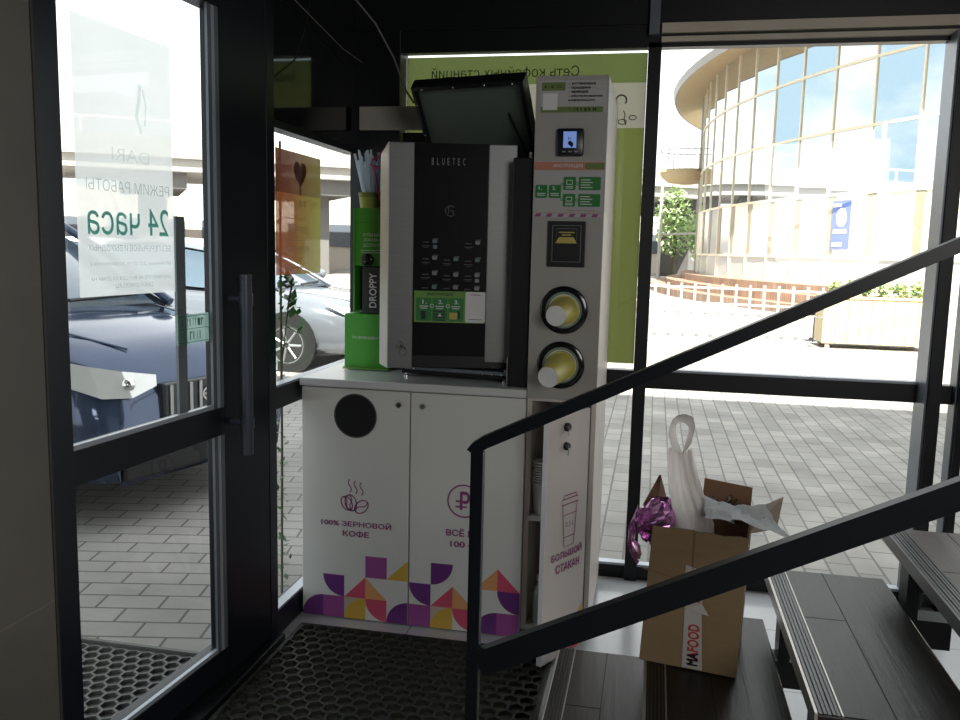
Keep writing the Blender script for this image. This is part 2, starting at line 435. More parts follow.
# ------------------------------------------------------------------ the room
XL, YB = -1.22, 3.462          # inner faces of the left and the back glazing
struct('floor', box(B(), -1.30, 2.4, -1.8, 3.50, -.12, 0), 'floor')
struct('ceiling', box(B(), -1.30, 2.4, -1.8, 3.50, 2.50, 2.60), 'ceil')
struct('wall_left', box(B(), -1.34, -1.20, -1.8, 1.49, 0, 2.50), 'tilewall')
struct('wall_right', box(B(), 2.4, 2.5, -1.8, 3.50, 0, 2.6), 'plaster')
struct('wall_front', box(B(), -1.34, 2.5, -1.9, -1.8, 0, 2.6), 'plaster')
# back wall: dark panels over the glazing, corner post
struct('wall_back', box(B(), -1.30, 2.4, 3.43, 3.52, 2.215, 2.50), 'frame')
struct('trim_1', box(B(), -1.26, -1.047, 3.41, 3.52, 0, 2.215, .003), 'frame')
b = B(); box(b, -.020, 2.4, 3.425, 3.47, 2.147, 2.166); struct('trim_2', b, 'headm')
b = B(); box(b, -.020, 2.4, 3.415, 3.47, 2.177, 2.213); struct('trim_3', b, 'headm')
b = B(); box(b, -1.05, 2.4, 3.44, 3.49, 2.13, 2.215); struct('trim_4', b, 'frame')
b = B(); box(b, -.068, -.028, 3.40, 3.47, 2.17, 2.40, .003); struct('trim_5', b, 'grey_trim')
# glazing of the back wall
w = thing('window_1', (.5,YB,0), None, None, kind='structure')
b = B(); box(b, -1.05, 2.4, 3.462, 3.51, 0, .056); box(b, -1.05, 2.4, 3.456, 3.51, .808, .878)
obj('window_frame', b, 'frame', w)
b = B(); box(b, -.02, .995, 3.458, 3.50, .878, .887); obj('bead_or_lit_side', b, 'sillm', w)
b = B(); box(b, -1.04, 2.3, 3.458, 3.50, .056, .066); obj('bead_or_lit_side', b, 'sillm', w)
b = B(); box(b, -.068, -.018, 3.44, 3.51, 0, 2.15, .002); obj('mullion', b, 'frame', w)
b = B(); box(b, 1.002, 1.044, 3.342, 3.51, 0, 2.15, .002); obj('mullion', b, 'frame', w)
b = B(); box(b, .994, 1.0015, 3.36, 3.49, .066, 2.15); obj('bead_or_lit_side', b, 'grey_trim', w)  # grey strip paints the daylit side of the black mullion
b = B(); box(b, 1.122, 1.150, 3.40, 3.51, 0, 2.15, .002); obj('mullion', b, 'frame', w)
b = B(); box(b, 1.116, 1.1215, 3.42, 3.49, .066, 2.15); obj('bead_or_lit_side', b, 'grey_trim', w)  # same painted daylit side on the slimmer post
b = B(); box(b, 2.33, 2.4, 3.44, 3.51, 0, 2.15, .002); obj('mullion', b, 'frame', w)
for x0, x1 in ((-1.04,-.07),(-.018,1.0),(1.045,1.12),(1.15,2.33)):
    for z0, z1 in ((.066,.808),(.887,2.147)):
        obj('pane', box(B(), x0, x1, 3.484, 3.486, z0, z1) if 0 else (lambda q: (rect(q, FRONT(3.485), x0, x1, z0, z1, 0), q)[1])(B()), 'glass', w)
# left window
LW = PL((XL,0,0), (0,1,0), (0,0,1))
w2 = thing('window_2', (XL,3.0,0), None, None, kind='structure')
b = B()
box(b, -1.28, -1.216, 2.545, 2.600, 0, 2.5, .002); box(b, -1.28, -1.225, 2.6, 3.42, .80, .872); box(b, -1.28, -1.225, 2.6, 3.42, 0, .088)
box(b, -1.28, -1.225, 2.6, 3.42, 1.725, 1.75)
obj('window_frame', b, 'frame2', w2)
b = B(); box(b, -1.262, -1.2255, 2.6, 3.41, .873, .881); box(b, -1.262, -1.2255, 2.6, 3.41, .089, .097); obj('bead_or_lit_side', b, 'sillm', w2)
for z0, z1 in ((.097,.80),(.881,1.725)):
    q = B(); rect(q, LW, 2.6, 3.42, z0, z1, -.02); obj('pane', q, 'glass', w2)
q = B(); rect(q, LW, 2.6, 3.42, 1.75, 2.5, -.02); rect(q, LW, 2.6, 3.42, 1.75, 2.5, -.05); obj('spandrel_panel', q, 'spandrel', w2)
# the glazed entrance door, slightly open
a = math.radians(4.67)
DO = V((-1.2195, 2.5, 0)); DU = V((math.sin(a), math.cos(a), 0))
DP = PL(DO, DU, (0,0,1)); DF = (DO, DU, -DP.n, V((0,0,1)))        # local: along the leaf, outward, up
def ds(Y): return (Y-2.5)/math.cos(a)
dr = thing('door_1', DO, None, None, kind='structure')
sN, sF = ds(1.605), ds(2.54); g0, g1 = ds(1.678), ds(2.24)
b = B()
box(b, sN, g0, 0, .06, .03, 2.16, .003, fr=DF); box(b, g1+.045, sF, 0, .06, .03, 2.16, .003, fr=DF)
box(b, g0, g1+.045, 0, .06, .03, .115, 0, fr=DF); box(b, g0, g1+.045, 0, .06, .785, .868, 0, fr=DF); box(b, g0, g1+.045, 0, .06, 2.005, 2.16, 0, fr=DF)
obj('door_leaf', b, 'frame2', dr)
b = B()
for z0, z1 in ((.115,.785),(.868,2.005)):
    box(b, g1, g1+.018, .004, .012, z0, z1, 0, 0, DF); box(b, g1+.018, g1+.030, .002, .012, z0, z1, 0, 1, DF); box(b, g1+.030, g1+.046, .0, .012, z0, z1, 0, 0, DF)
    box(b, g0, g1, .004, .016, z0, z0+.012, 0, 1, DF)
obj('bead_or_lit_side', b, ['grey_trim','sillm'], dr)
for z0, z1 in ((.115,.785),(.868,2.005)):
    q = B(); rect(q, DP, g0, g1+.01, z0, z1, -.03); obj('pane', q, 'glass', dr)
b = B(); box(b, ds(2.118), ds(2.158), .032, .040, .868, 1.42, 0, 0, DF); obj('pane_strip', b, mat('grey_strip', (.22,.24,.27), .4), dr)  # stands in for a grey upright of unknown nature on the pane
b = B()
hs = ds(2.322)
def hp(s, off, z): return DO+DU*s+DP.n*off+V((0,0,z))
tube(b, [hp(hs,.055,.72), hp(hs,.055,1.26)], .0175, 14)
for z in (.80, 1.17):
    lathe(b, [(0,.0205),(.035,.0205)], hp(hs,.055,z), (0,0,1), 14); tube(b, [hp(hs,0,z+.018), hp(hs,.055,z+.018)], .010, 10)
obj('door_handle', b, 'frame', dr, smooth=40).data.materials[0] = mat('grey_blue_handle', (.055,.068,.095), .35)
b = B(); box(b, -1.345, -1.225, 1.491, 1.60, 0, 2.5); struct('trim_6', b, 'frame2')
b = B(); box(b, -1.33, -1.20, 1.494, 1.50, 0, 2.5); struct('trim_7', b, mat('brown_edge', (.055,.05,.045), .6))
b = B(); box(b, -1.34, -1.22, 1.60, 2.545, 2.17, 2.5); struct('trim_8', b, 'frame2')
b = B(); box(b, -1.34, -1.19, 1.60, 2.60, -.02, .022, .004); struct('trim_9', b, 'frame')

# ------------------------------------------------------------------ floor mats (open honeycomb rubber)
def honey(bm, x0, x1, y0, y1, z, p=.050, h=.014):
    ro, ri = p*.577, p*.485
    rows = int((y1-y0)/(p*.87)); cols = int((x1-x0)/p)
    for j in range(rows):
        for i in range(cols):
            cx = x0+p*(i+.5+(.5 if j % 2 else 0)); cy = y0+p*.87*(j+.5)
            if cx > x1-.01: continue
            T = [bm.verts.new((cx+ro*math.cos(math.radians(30+60*k)), cy+ro*math.sin(math.radians(30+60*k)), z+h)) for k in range(6)]
            I = [bm.verts.new((cx+ri*math.cos(math.radians(30+60*k)), cy+ri*math.sin(math.radians(30+60*k)), z+h)) for k in range(6)]
            D = [bm.verts.new((v.co.x, v.co.y, z)) for v in I]
            for k in range(6):
                l = (k+1) % 6
                bm.faces.new((T[k], T[l], I[l], I[k])); bm.faces.new((I[k], I[l], D[l], D[k]))
    for (a0, a1, c0, c1) in ((x0-.006,x1+.012,y0-.012,y0),(x0-.006,x1+.012,y1-.006,y1+.008),(x0-.012,x0,y0-.012,y1+.008),(x1,x1+.012,y0-.012,y1+.008)):
        box(bm, a0, a1, c0, c1, z, z+h)
    rect(bm, PL((0,0,z), (1,0,0), (0,1,0)), x0, x1, y0, y1, .0015, 1)
    return bm
setp(obj('door_mat', honey(B(), -1.165, -.285, 1.0, 2.70, .0), ['mat','mat_base']), 'black honeycomb rubber mat on the floor before the white cabinet', 'door mat')
setp(obj('door_mat', honey(B(), -2.55, -1.37, 1.2, 2.50, -.05), ['mat_out','mat_base2']), 'grey honeycomb mat outside, paled for daylight, seen through the lower door pane', 'door mat')

# ------------------------------------------------------------------ white cabinet under the coffee machine
CY = 2.80
cab = thing('coffee_cabinet', (-.81,3.1,0), 'white two-door cabinet with purple and orange geometric prints under the coffee machine', 'cabinet')
b = B(); box(b, -1.21, -.408, CY+.02, 3.38, .03, .855); obj('carcass', b, 'white_lam', cab)
b = B()
for x in (-1.15, -.47):
    for y in (2.88, 3.30): lathe(b, [(0,.02),(.03,.016)], (x,y,0), n=12)
obj('foot', b, 'black', cab)['kind'] = 'stuff'
b = B(); box(b, -1.222+.004, -.405, CY-.012, 3.40, .857, .885, .004); obj('worktop', b, 'worktop', cab)
F = FRONT(CY)
d1 = obj('door', box(B(), -1.213, -.8135, CY, CY+.018, .005, .852, .002), 'white_lam', cab)
d2 = obj('door', box(B(), -.8085, -.408, CY, CY+.018, .005, .852, .002), 'white_lam', cab)
U = .0803
def quarter(bm, u, v, kind, mi):
    """quarter disc filling one cell; kind names the corner that is rounded off"""
    s = U; c = {'TL':(u+s,v,90,180),'BL':(u+s,v+s,180,270),'BR':(u,v+s,270,360),'TR':(u,v,0,90)}[kind]
    pts = [(c[0],c[1])]+arc(c[0], c[1], s, c[2], c[3], 12)
    poly(bm, [F(p[0],p[1],.0008) for p in pts], mi)
def tri(bm, pts, mi): poly(bm, [F(p[0],p[1],.0008) for p in pts], mi)
def cell(bm, u, v, mi): rect(bm, F, u, u+U, v, v+U, .0008, mi)
PM = ['purple_d','purple_m','pink','orange','yellow','ban_pale']
M['ban_pale'] = mat('pale_peach_print', (.55,.46,.38), .5)
x0 = -1.213; z0 = .0062
b = B()
quarter(b, x0, z0, 'TL', 0); cell(b, x0+U, z0, 1)
rect(b, F, x0+2*U, x0+3*U, z0, z0+U, .0004, 5); quarter(b, x0+2*U, z0, 'TL', 4); quarter(b, x0+3*U, z0, 'BL', 2)
poly(b, [F(p[0],p[1],.0008) for p in [(x0+4*U+U*.975,z0)]+[(q[0]-U*.025 if q[0] > x0+5*U-.002 else q[0], q[1]) for q in arc(x0+5*U, z0, U, 90, 180, 12)]], 0)
quarter(b, x0+U, z0+U, 'BL', 0)
tri(b, [(x0+2*U,z0+U),(x0+3*U,z0+U),(x0+3*U,z0+2*U)], 2); tri(b, [(x0+3*U,z0+U),(x0+4*U,z0+U),(x0+3*U,z0+2*U)], 3)
cell(b, x0+3*U, z0+2*U, 1); tri(b, [(x0+4*U,z0+2*U),(x0+4.97*U,z0+2*U),(x0+4.97*U,z0+2.95*U)], 4)
obj('geometric_print', b, PM, d1)
x1 = -.8085; U = .0800
b = B()
cell(b, x1, z0, 1); rect(b, F, x1+U, x1+2*U, z0, z0+U, .0004, 5); quarter(b, x1+U, z0, 'TL', 4); quarter(b, x1+2*U, z0, 'BL', 2); quarter(b, x1+3*U, z0, 'TL', 0); cell(b, x1+4*U, z0, 1)
quarter(b, x1, z0+U, 'BL', 0); tri(b, [(x1+U,z0+U),(x1+2*U,z0+U),(x1+2*U,z0+2*U)], 2); tri(b, [(x1+2*U,z0+U),(x1+3*U,z0+U),(x1+2*U,z0+2*U)], 3)
quarter(b, x1+4*U, z0+U, 'BL', 0); quarter(b, x1+U, z0+2*U, 'BR', 0)
tri(b, [(x1+3*U,z0+2*U),(x1+4*U,z0+2*U),(x1+4*U,z0+3*U)], 3); tri(b, [(x1+4*U,z0+2*U),(x1+5*U,z0+2*U),(x1+4*U,z0+3*U)], 2)
obj('geometric_print', b, PM, d2)
# waste hole, locks
b = B(); disc(b, F, -1.012, .757, .076, .0012, 0, 40); stroke(b, F, arc(-1.012,.757,.077,0,360,40)[:-1], .005, .0016, 1, True)
obj('waste_hole', b, ['blackmatt','dimgrey'], d1)
for px, par in ((-.852,d1),(-.766,d2)):
    b = B(); lathe(b, [(0,.0115),(.006,.0115),(.009,.009)], (px,CY,.806), (0,-1,0), 16); box(b, px-.001, px+.001, CY-.0102, CY-.0085, .801, .811, 0, 1)
    obj('lock', b, ['chrome','black'], par, smooth=40)
# coffee bean icon
b = B()
def bean(cu, cv, ang, rx=.021, ry=.030):
    ca, sa = math.cos(ang), math.sin(ang)
    T = lambda p: (cu+p[0]*ca-p[1]*sa, cv+p[0]*sa+p[1]*ca)
    stroke(b, F, [T((rx*math.cos(t*PI/12), ry*math.sin(t*PI/12))) for t in range(24)], .0042, .0015, 0, True)
    stroke(b, F, [T((.007*math.sin(t/8*2*PI), ry*(1-t/4))) for t in range(9)], .0036)
bean(-1.028, .440, .25); bean(-.988, .428, -.85, .020, .029); bean(-1.043,.437,.55,.019,.027)
for k, cu in enumerate((-1.032, -1.010, -.988)):
    stroke(b, F, [(cu+.006*math.sin(t/10*2*PI), .478+.048*t/10-.004*k) for t in range(11)], .0036)
obj('bean_icon', b, 'plum', d1)
b = B(); text(b, F, '100% ЗЕРНОВОЙ', -1.140, -.876, .352, .377, bold=.03); obj('lettering', b, 'plum', d1)
b = B(); text(b, F, 'КОФЕ', -1.058, -.958, .314, .338, bold=.03)
obj('lettering', b, 'plum', d1)
b = B(); stroke(b, F, arc(-0.614,.480,.057,0,360,40)[:-1], .0055, .0015, 0, True)
text(b, F, 'Р', -0.628, -0.592, .447, .515, bold=.03); rect(b, F, -0.643, -0.603, .456, .462, .0015); rect(b, F, -0.643, -0.620, .475, .482, .0015)
obj('rouble_icon', b, 'plum', d2)
b = B(); text(b, F, 'ВСЁ ПО', -0.676, -0.548, .352, .382, bold=.03); obj('lettering', b, 'plum', d2)
b = B(); text(b, F, '100 ₽', -0.660, -0.568, .312, .336, bold=.03)
obj('lettering', b, 'plum', d2)

# ------------------------------------------------------------------ coffee machine
TH = math.radians(11)
dl = V((-.912, 2.845, 0)); du = V((math.cos(TH), math.sin(TH), 0)); dn = V((math.sin(TH), -math.cos(TH), 0)); Z = V((0,0,1))
MD = PL(dl, du, (0,0,1)); MF = (dl, du, -dn, Z)
mc = thing('coffee_machine', (-.67,3.1,.885), 'black and steel coffee vending machine with raised lid standing on the white cabinet', 'coffee machine')
b = B(); box(b, -.895, -.43, 2.965, 3.38, .925, 1.655, .004); obj('body', b, 'black', mc)
b = B(); box(b, -.478, -.412, 2.832, 3.38, .886, 1.652, .003); box(b, -.481, -.478, 2.828, 2.836, .886, .985, 0, 1); obj('side_cheek', b, ['black','steel_hi'], mc)
b = B(); prism(b, [V((-.865,2.945,.912)), V((-.482,2.895,.912)), V((-.482,3.0,.912)), V((-.865,3.0,.912))], (0,0,.012)); obj('drip_tray', b, 'grey_trim', mc)
b = B(); prism(b, [V((-.89,2.952,.897)), V((-.48,2.90,.897)), V((-.48,3.2,.897)), V((-.89,3.2,.897))], (0,0,.015)); obj('base_plate', b, 'blackmatt', mc)
for x, y in ((-.872,2.955),(-.50,2.91),(-.872,3.33),(-.45,3.33)):
    b = B(); lathe(b, [(0,.011),(.006,.011),(.008,.005),(.045,.005)], (x,y,.885), n=12); obj('foot', b, 'chrome', mc, smooth=40)
for k, (x, y) in enumerate(((-.84,2.938),(-.74,2.926),(-.58,2.905),(-.545,2.900),(-.51,2.896))):
    b = B(); ball(b, (x,y,.915), .0045, sub=1); obj('screw', b, 'chrome', mc)
WD = .440
dm = obj('front_door', box(B(), .0, WD, .004, .05, .930, 1.706, .004, fr=MF), 'black', mc)
b = B(); box(b, .0, .088, -.006, .01, .928, 1.706, .003, fr=MF); obj('steel_panel', b, 'steel', dm)
b = B(); box(b, .343, WD, -.006, .01, .955, 1.704, .003, fr=MF); obj('steel_panel', b, 'steel', dm)
b = B(); prism(b, [dl-dn*-.006+V((0,0,.928)), dl+du*-.034+dn*-.055+V((0,0,.935)), dl+du*-.034+dn*-.055+V((0,0,1.668)), dl-dn*-.006+V((0,0,1.706))], du*.004); obj('side_flange', b, mat('flange_steel', (.60,.57,.53), .4, .5), dm)
b = B(); box(b, .088, .343, -.001, .006, .975, 1.704, .0, fr=MF); obj('selection_panel', b, 'blackgl', dm)
b = B(); lathe(b, [(0,.013),(.008,.013),(.012,.010)], MD(.046,1.012,.006), dn, 16); tube(b, [MD(.046,1.012,.016), MD(.066,1.0,.018)], .003, 6)
stroke(b, MD, arc(.060,.988,.013,0,360,18)[:-1], .002, .018, 0, True)
obj('door_lock', b, 'chrome', dm, smooth=40)
# lettering of the door
b = B()
for k, ch in enumerate('BLUETEC'): text(b, MD, ch, .148+k*.0178, .148+k*.0178+.0072, 1.632, 1.655, .003)
obj('lettering', b, 'grey', dm)
b = B(); stroke(b, MD, arc(.215,1.478,.018,40,320,14), .0025, .003); stroke(b, MD, [(.208,1.468),(.208,1.492),(.222,1.492)], .0025, .003); stroke(b, MD, [(.212,1.478),(.224,1.478),(.224,1.466)], .0025, .003)
obj('emblem', b, 'dimgrey', dm)
grid = [(0,.145,1.372),(2,.295,1.370),(0,.145,1.315),(1,.222,1.312),(2,.295,1.310),(0,.145,1.262),(1,.222,1.258),(2,.295,1.258),(0,.145,1.214),(1,.222,1.214),(2,.295,1.212)]
for k, (c, u, v) in enumerate(grid):
    b = B(); uu = .150+c*.074
    rect(b, MD, uu+.004, uu+.021, v-.005, v+.009, .003, 0, .003); rect(b, MD, uu+.007, uu+.024, v+.006, v+.012, .003, 1)
    if k in (0, 7): rect(b, MD, uu+.006, uu+.020, v-.024, v-.011, .003, 0)
    rect(b, MD, uu-.030, uu-.008, v-.004, v-.001, .003, 1); rect(b, MD, uu-.034, uu-.004, v-.016, v-.0135, .003, 1); rect(b, MD, uu-.028, uu-.010, v-.021, v-.0195, .003, 1)
    obj('drink_button', b, ['cyanprint' if k in (0,3,4,8) else 'grey', 'dimgrey'], dm)
b = B()
rect(b, MD, .093, .343, 1.092, 1.202, .0035, 0); rect(b, MD, .272, .341, 1.094, 1.201, .004, 1, .006)
for k in range(3):
    u = .101+k*.056; rect(b, MD, u, u+.053, 1.098, 1.178, .004, 2, .003)
    text(b, MD, '%d.' % (k+1), u+.021, u+.037, 1.157, 1.171, .005, 1, bold=.02)
    for j, w_ in enumerate((.030,.024)): rect(b, MD, u+.026-w_/2, u+.026+w_/2, 1.147-j*.007, 1.150-j*.007, .005, 1)
for u in (.1555, .2115): stroke(b, MD, arc(u,1.150,.006,0,360,12)[:-1], .002, .0055, 1, True)
text(b, MD, 'ИНСТРУКЦИЯ', .138, .228, 1.184, 1.196, .005, 3, bold=.02)
rect(b, MD, .118, .134, 1.103, 1.128, .005, 3); rect(b, MD, .116, .136, 1.128, 1.132, .005, 3)
for r_ in range(4): rect(b, MD, .160, .202, 1.098+r_*.010, 1.103+r_*.010, .005, 3)
ball(b, MD(.182,1.118,.001), .010, (1,.5,1), 1, 1); rect(b, MD, .216, .245, 1.104, 1.128, .005, 4, .004); rect(b, MD, .245, .254, 1.106, 1.134, .005, 3)
rect(b, MD, .290, .324, 1.190, 1.192, .005, 3); rect(b, MD, .284, .330, 1.104, 1.106, .005, 3)
obj('instruction_sticker', b, ['green_mid','white','green_btn','black','amber'], dm)
# raised lid
LB = V((-.845,3.22,1.668)); LR = V((-.43,3.16,1.668)); TL = V((-.862,2.965,1.925)); TR = V((-.455,2.90,1.932))
lu = (LR-LB).normalized(); lv = ((TL+TR)/2-(LB+LR)/2).normalized(); ln = lu.cross(lv).normalized()
if ln.y > 0: ln = -ln
def lidp(s, t, off): return (LB.lerp(LR, s)).lerp(TL.lerp(TR, s), t)+ln*off
b = B()
def slab(s0, s1, t0, t1, o0, o1, mi=0): prism(b, [lidp(s0,t0,o0), lidp(s1,t0,o0), lidp(s1,t1,o0), lidp(s0,t1,o0)], ln*(o1-o0), mi)
slab(0,1,0,1,-.012,0,0)
slab(0,.022,0,1,0,.035,0); slab(.965,1,0,1,0,.045,0); slab(0,1,.955,1,0,.035,0)
lid = obj('lid', b, ['black'], mc)
b = B(); slab(.024,.962,.02,.952,0,.004,0); obj('lid_lining', b, 'darkgreen', lid)
b = B(); tube(b, [lidp(.80,.62,.01), lidp(.96,.10,.06)], .004, 8); obj('gas_strut', b, 'black', lid)
for s, t in ((.10,.972),(.38,.972),(.66,.972),(.90,.972),(.017,.80),(.017,.45),(.978,.80),(.978,.5)):
    b = B(); ball(b, lidp(s,t,.036), .0045, sub=1); obj('screw', b, 'chrome', lid)
b = B(); box(b, -.428, -.420, 2.855, 2.862, 1.628, 1.672, fr=None); obj('lid_hinge', b, 'steel_hi', mc)

# ------------------------------------------------------------------ cup tower
TX0, TX1, TY1, TZ = -.4045, -.1720, 3.40, 1.905
tw = thing('cup_tower', (-.29,3.1,0), 'tall narrow white cup dispenser cabinet with two round cup holes beside the coffee machine', 'cabinet')
b = B()
box(b, TX0, TX0+.016, CY+.018, TY1, .03, TZ); box(b, TX0+.016, TX1-.016, CY+.018, TY1, .03, .048); box(b, TX0+.016, TX1-.016, CY+.018, TY1, TZ-.016, TZ)
box(b, TX0+.016, TX1-.016, TY1-.01, TY1, .048, TZ-.016); box(b, TX0+.016, TX1-.016, CY+.018, TY1-.01, .845, .861)
obj('carcass', b, 'beige_lam', tw)
b = B(); box(b, TX1-.016, TX1, CY+.018, TY1, .03, TZ); obj('side_panel', b, 'beige_lam', tw)
b = B(); box(b, TX0+.016, TX1-.016, CY+.02, TY1-.01, .425, .441); obj('shelf', b, 'white_lam', tw)
b = B(); box(b, TX0, TX1, CY, CY+.018, .857, TZ, .0015); fp = obj('front_panel', b, 'tower_white', tw)
# info sticker
b = B(); rect(b, F, -.392, -.178, 1.790, 1.890, .001, 0)
rect(b, F, -.386, -.310, 1.858, 1.884, .002, 1); blurred(b, F, -.376, -.318, 1.866, 1.875, .003, 3, 7)
rect(b, F, -.388, -.188, 1.790, 1.808, .002, 1); rect(b, F, -.381, -.334, 1.798, 1.850, .0025, 2)
for k, s in enumerate(('- установка','- продажа','- аренда','- обслуживание','  кофемашин')): text(b, F, s, -.300, -.300+.0078*len(s), 1.873-k*.0125, 1.8825-k*.0125, .003, 3, bold=.025)
blurred(b, F, -.296, -.208, 1.794, 1.804, .003, 3, 8)
obj('info_sticker', b, ['tower_sheet','green_olive','white','black','green_mid'], fp)
# payment terminal
pt = obj('payment_terminal', box(B(), -.331, -.244, CY-.022, CY, 1.652, 1.739, .007), 'device', fp, smooth=40)
b = B(); rect(b, F, -.309, -.267, 1.677, 1.728, .0225, 0); obj('screen', b, 'screen', pt)
b = B(); ball(b, F(-.287,1.692,.0226), .007, (1,.06,1), 0, 2); ball(b, F(-.282,1.687,.0226), .006, (1,.06,1.3), 0, 2); rect(b, F, -.293, -.290, 1.702, 1.710, .0228); rect(b, F, -.286, -.284, 1.704, 1.709, .0228); obj('screen_icon', b, 'device', pt)
b = B()
for u in (-.312, -.292, -.273): rect(b, F, u, u+.012, 1.663, 1.668, .0226)
obj('key_row', b, 'grey', pt)
# instruction sheet
b = B(); rect(b, F, -.402, -.176, 1.459, 1.637, .001, 0); rect(b, F, -.402, -.176, 1.609, 1.635, .0015, 1); rect(b, F, -.238, -.176, 1.612, 1.632, .0018, 5)
text(b, F, 'ИНСТРУКЦИЯ', -.340, -.246, 1.6155, 1.6285, .003, 4, bold=.015)
for k, (u0, u1, v0, v1) in enumerate(((-0.3970,-0.3581,1.5200,1.5620),(-0.3522,-0.3132,1.5200,1.5620),(-0.3061,-0.2660,1.5460,1.5880),(-0.3061,-0.2660,1.4930,1.5340),(-0.2566,-0.1858,1.5460,1.5880),(-0.2566,-0.1858,1.4930,1.5340))):
    rect(b, F, u0, u1, v0, v1, .002, 2, .004)
    if k < 2:
        text(b, F, '%d.' % (k+1), u0+.011, u0+.023, v1-.016, v1-.005, .003, 4, bold=.02)
        for j in range(2): rect(b, F, u0+.006, u1-.006, v0+.007+j*.006, v0+.0095+j*.006, .003, 4)
    elif k < 4:
        rect(b, F, u0+.010, u1-.010, v0+.017, v1-.010, .003, 4); rect(b, F, u0+.012, u1-.012, v0+.019, v1-.012, .0035, 2)
        for j in range(2): rect(b, F, u0+.008, u1-.008, v0+.005+j*.005, v0+.007+j*.005, .003, 4)
    else:
        for j in range(4): rect(b, F, u0+.007, u0+.045-.008*(j % 2), v0+.007+j*.008, v0+.0095+j*.008, .003, 4)
for u, v in ((-.3552,1.541),(-.310,1.564),(-.310,1.516),(-.2613,1.567),(-.2613,1.514)): stroke(b, F, arc(u,v,.004,0,360,10)[:-1], .002, .0035, 2, True)
blurred(b, F, -.300, -.200, 1.4785, 1.4825, .002, 3, 9)
for k in range(6):
    u = -.398+k*.037; poly(b, [F(u,1.460,.002), F(u+.018,1.460,.002), F(u+.024,1.470,.002), F(u+.006,1.470,.002)], 3)
rect(b, F, -.402, -.176, 1.472, 1.4735, .002, 1)
obj('instruction_sheet', b, ['tower_sheet','redband','green_btn','plum','white','green_olive'], fp)
# bill acceptor
ba = obj('bill_acceptor', box(B(), -.3525, -.228, CY-.008, CY, 1.298, 1.446, .003), 'black', fp)
b = B(); stroke(b, F, [(-.335,1.315),(-.243,1.315),(-.243,1.432),(-.335,1.432)], .0022, .009, 0, True); stroke(b, F, [(-.322,1.384),(-.256,1.384),(-.256,1.422),(-.322,1.422)], .0015, .009, 0, True)
obj('bezel', b, 'grey', ba)
b = B(); poly(b, [F(-.325,1.375,.0095), F(-.255,1.375,.0095), F(-.266,1.395,.0095), F(-.313,1.395,.0095)], 0); rect(b, F, -.315, -.263, 1.408, 1.412, .0095, 0); rect(b, F, -.305, -.275, 1.400, 1.404, .0095, 0)
obj('lit_sign', b, 'amber', ba)
# cup holes
for (cx, cz) in ((-.290,1.157),(-.294,.974)):
    b = B()
    lathe(b, [(0,.078),(.006,.079),(.008,.076),(.0085,.061)], (cx,CY,cz), (0,-1,0), 40, 0, False, False)
    h_ = obj('cup_hole', b, 'blackgl', fp, smooth=40)
    b = B(); disc(b, FRONT(CY-.0088), cx, cz, .062, 0, 0, 40); stroke(b, FRONT(CY-.0094), arc(cx,cz,.054,0,360,36)[:-1], .012, 0, 1, True); obj('hole_liner', b, ['blackmatt','tube_in'], h_)
# open lower door
dd = V((-.115,-.21,0)).normalized(); HO = V((TX1,CY,0))
OD = PL(HO+dd*.265, -dd, (0,0,1))                 # u runs from the free edge back to the hinge
if OD.n.x > 0: pass
OF = (HO+dd*.265, -dd, -OD.n, Z)
od = obj('tower_door', box(B(), 0, .232, 0, .018, .025, .840, .0015, fr=OF), 'beige_lam', tw)
b = B(); box(b, -.002, 0.0, .0, .018, .025, .840, 0, fr=OF); obj('edge_band', b, 'cupwhite', od)
b = B(); text(b, OD, 'БОЛЬШОЙ', .035, .208, .362, .392, bold=.035); obj('lettering', b, 'plum', od)
b = B(); text(b, OD, 'СТАКАН', .062, .196, .316, .346, bold=.035); obj('lettering', b, 'plum', od)
b = B()
stroke(b, OD, [(.090,.540),(.104,.398),(.158,.398),(.172,.540)], .004, .0015, 0, True); stroke(b, OD, [(.084,.540),(.178,.540),(.174,.558),(.088,.558)], .004, .0015, 0, True); stroke(b, OD, [(.094,.559),(.098,.570),(.164,.570),(.168,.559)], .004)
text(b, OD, '0,5 L', .108, .156, .462, .480); stroke(b, OD, [(.098,.505),(.164,.505)], .003); stroke(b, OD, [(.100,.430),(.160,.430)], .003)
obj('cup_icon', b, 'plum', od)
b = B(); poly(b, [OD(.145,.027,.001), OD(.205,.027,.001), OD(.205,.085,.001)], 0); poly(b, [OD(.150,.100,.001), OD(.226,.100,.001), OD(.226,.180,.001)], 1); poly(b, [OD(.150,.027,.0008), OD(.226,.027,.0008), OD(.226,.100,.0008), OD(.150,.100,.0008)], 2)
obj('geometric_print', b, ['pink','yellow','orange'], od)
for z, r in ((.797,.014),(.735,.013)):
    b = B(); lathe(b, [(0,r),(.010,r),(.013,r*.8)], OD(.095,z,0), OD.n, 16); tube(b, [OD(.095,z,.012), OD(.092,z-.008,.014), OD(.093,z-.028,.012)], .002, 6, 1); obj('lock', b, ['black','chrome'], od, smooth=40)
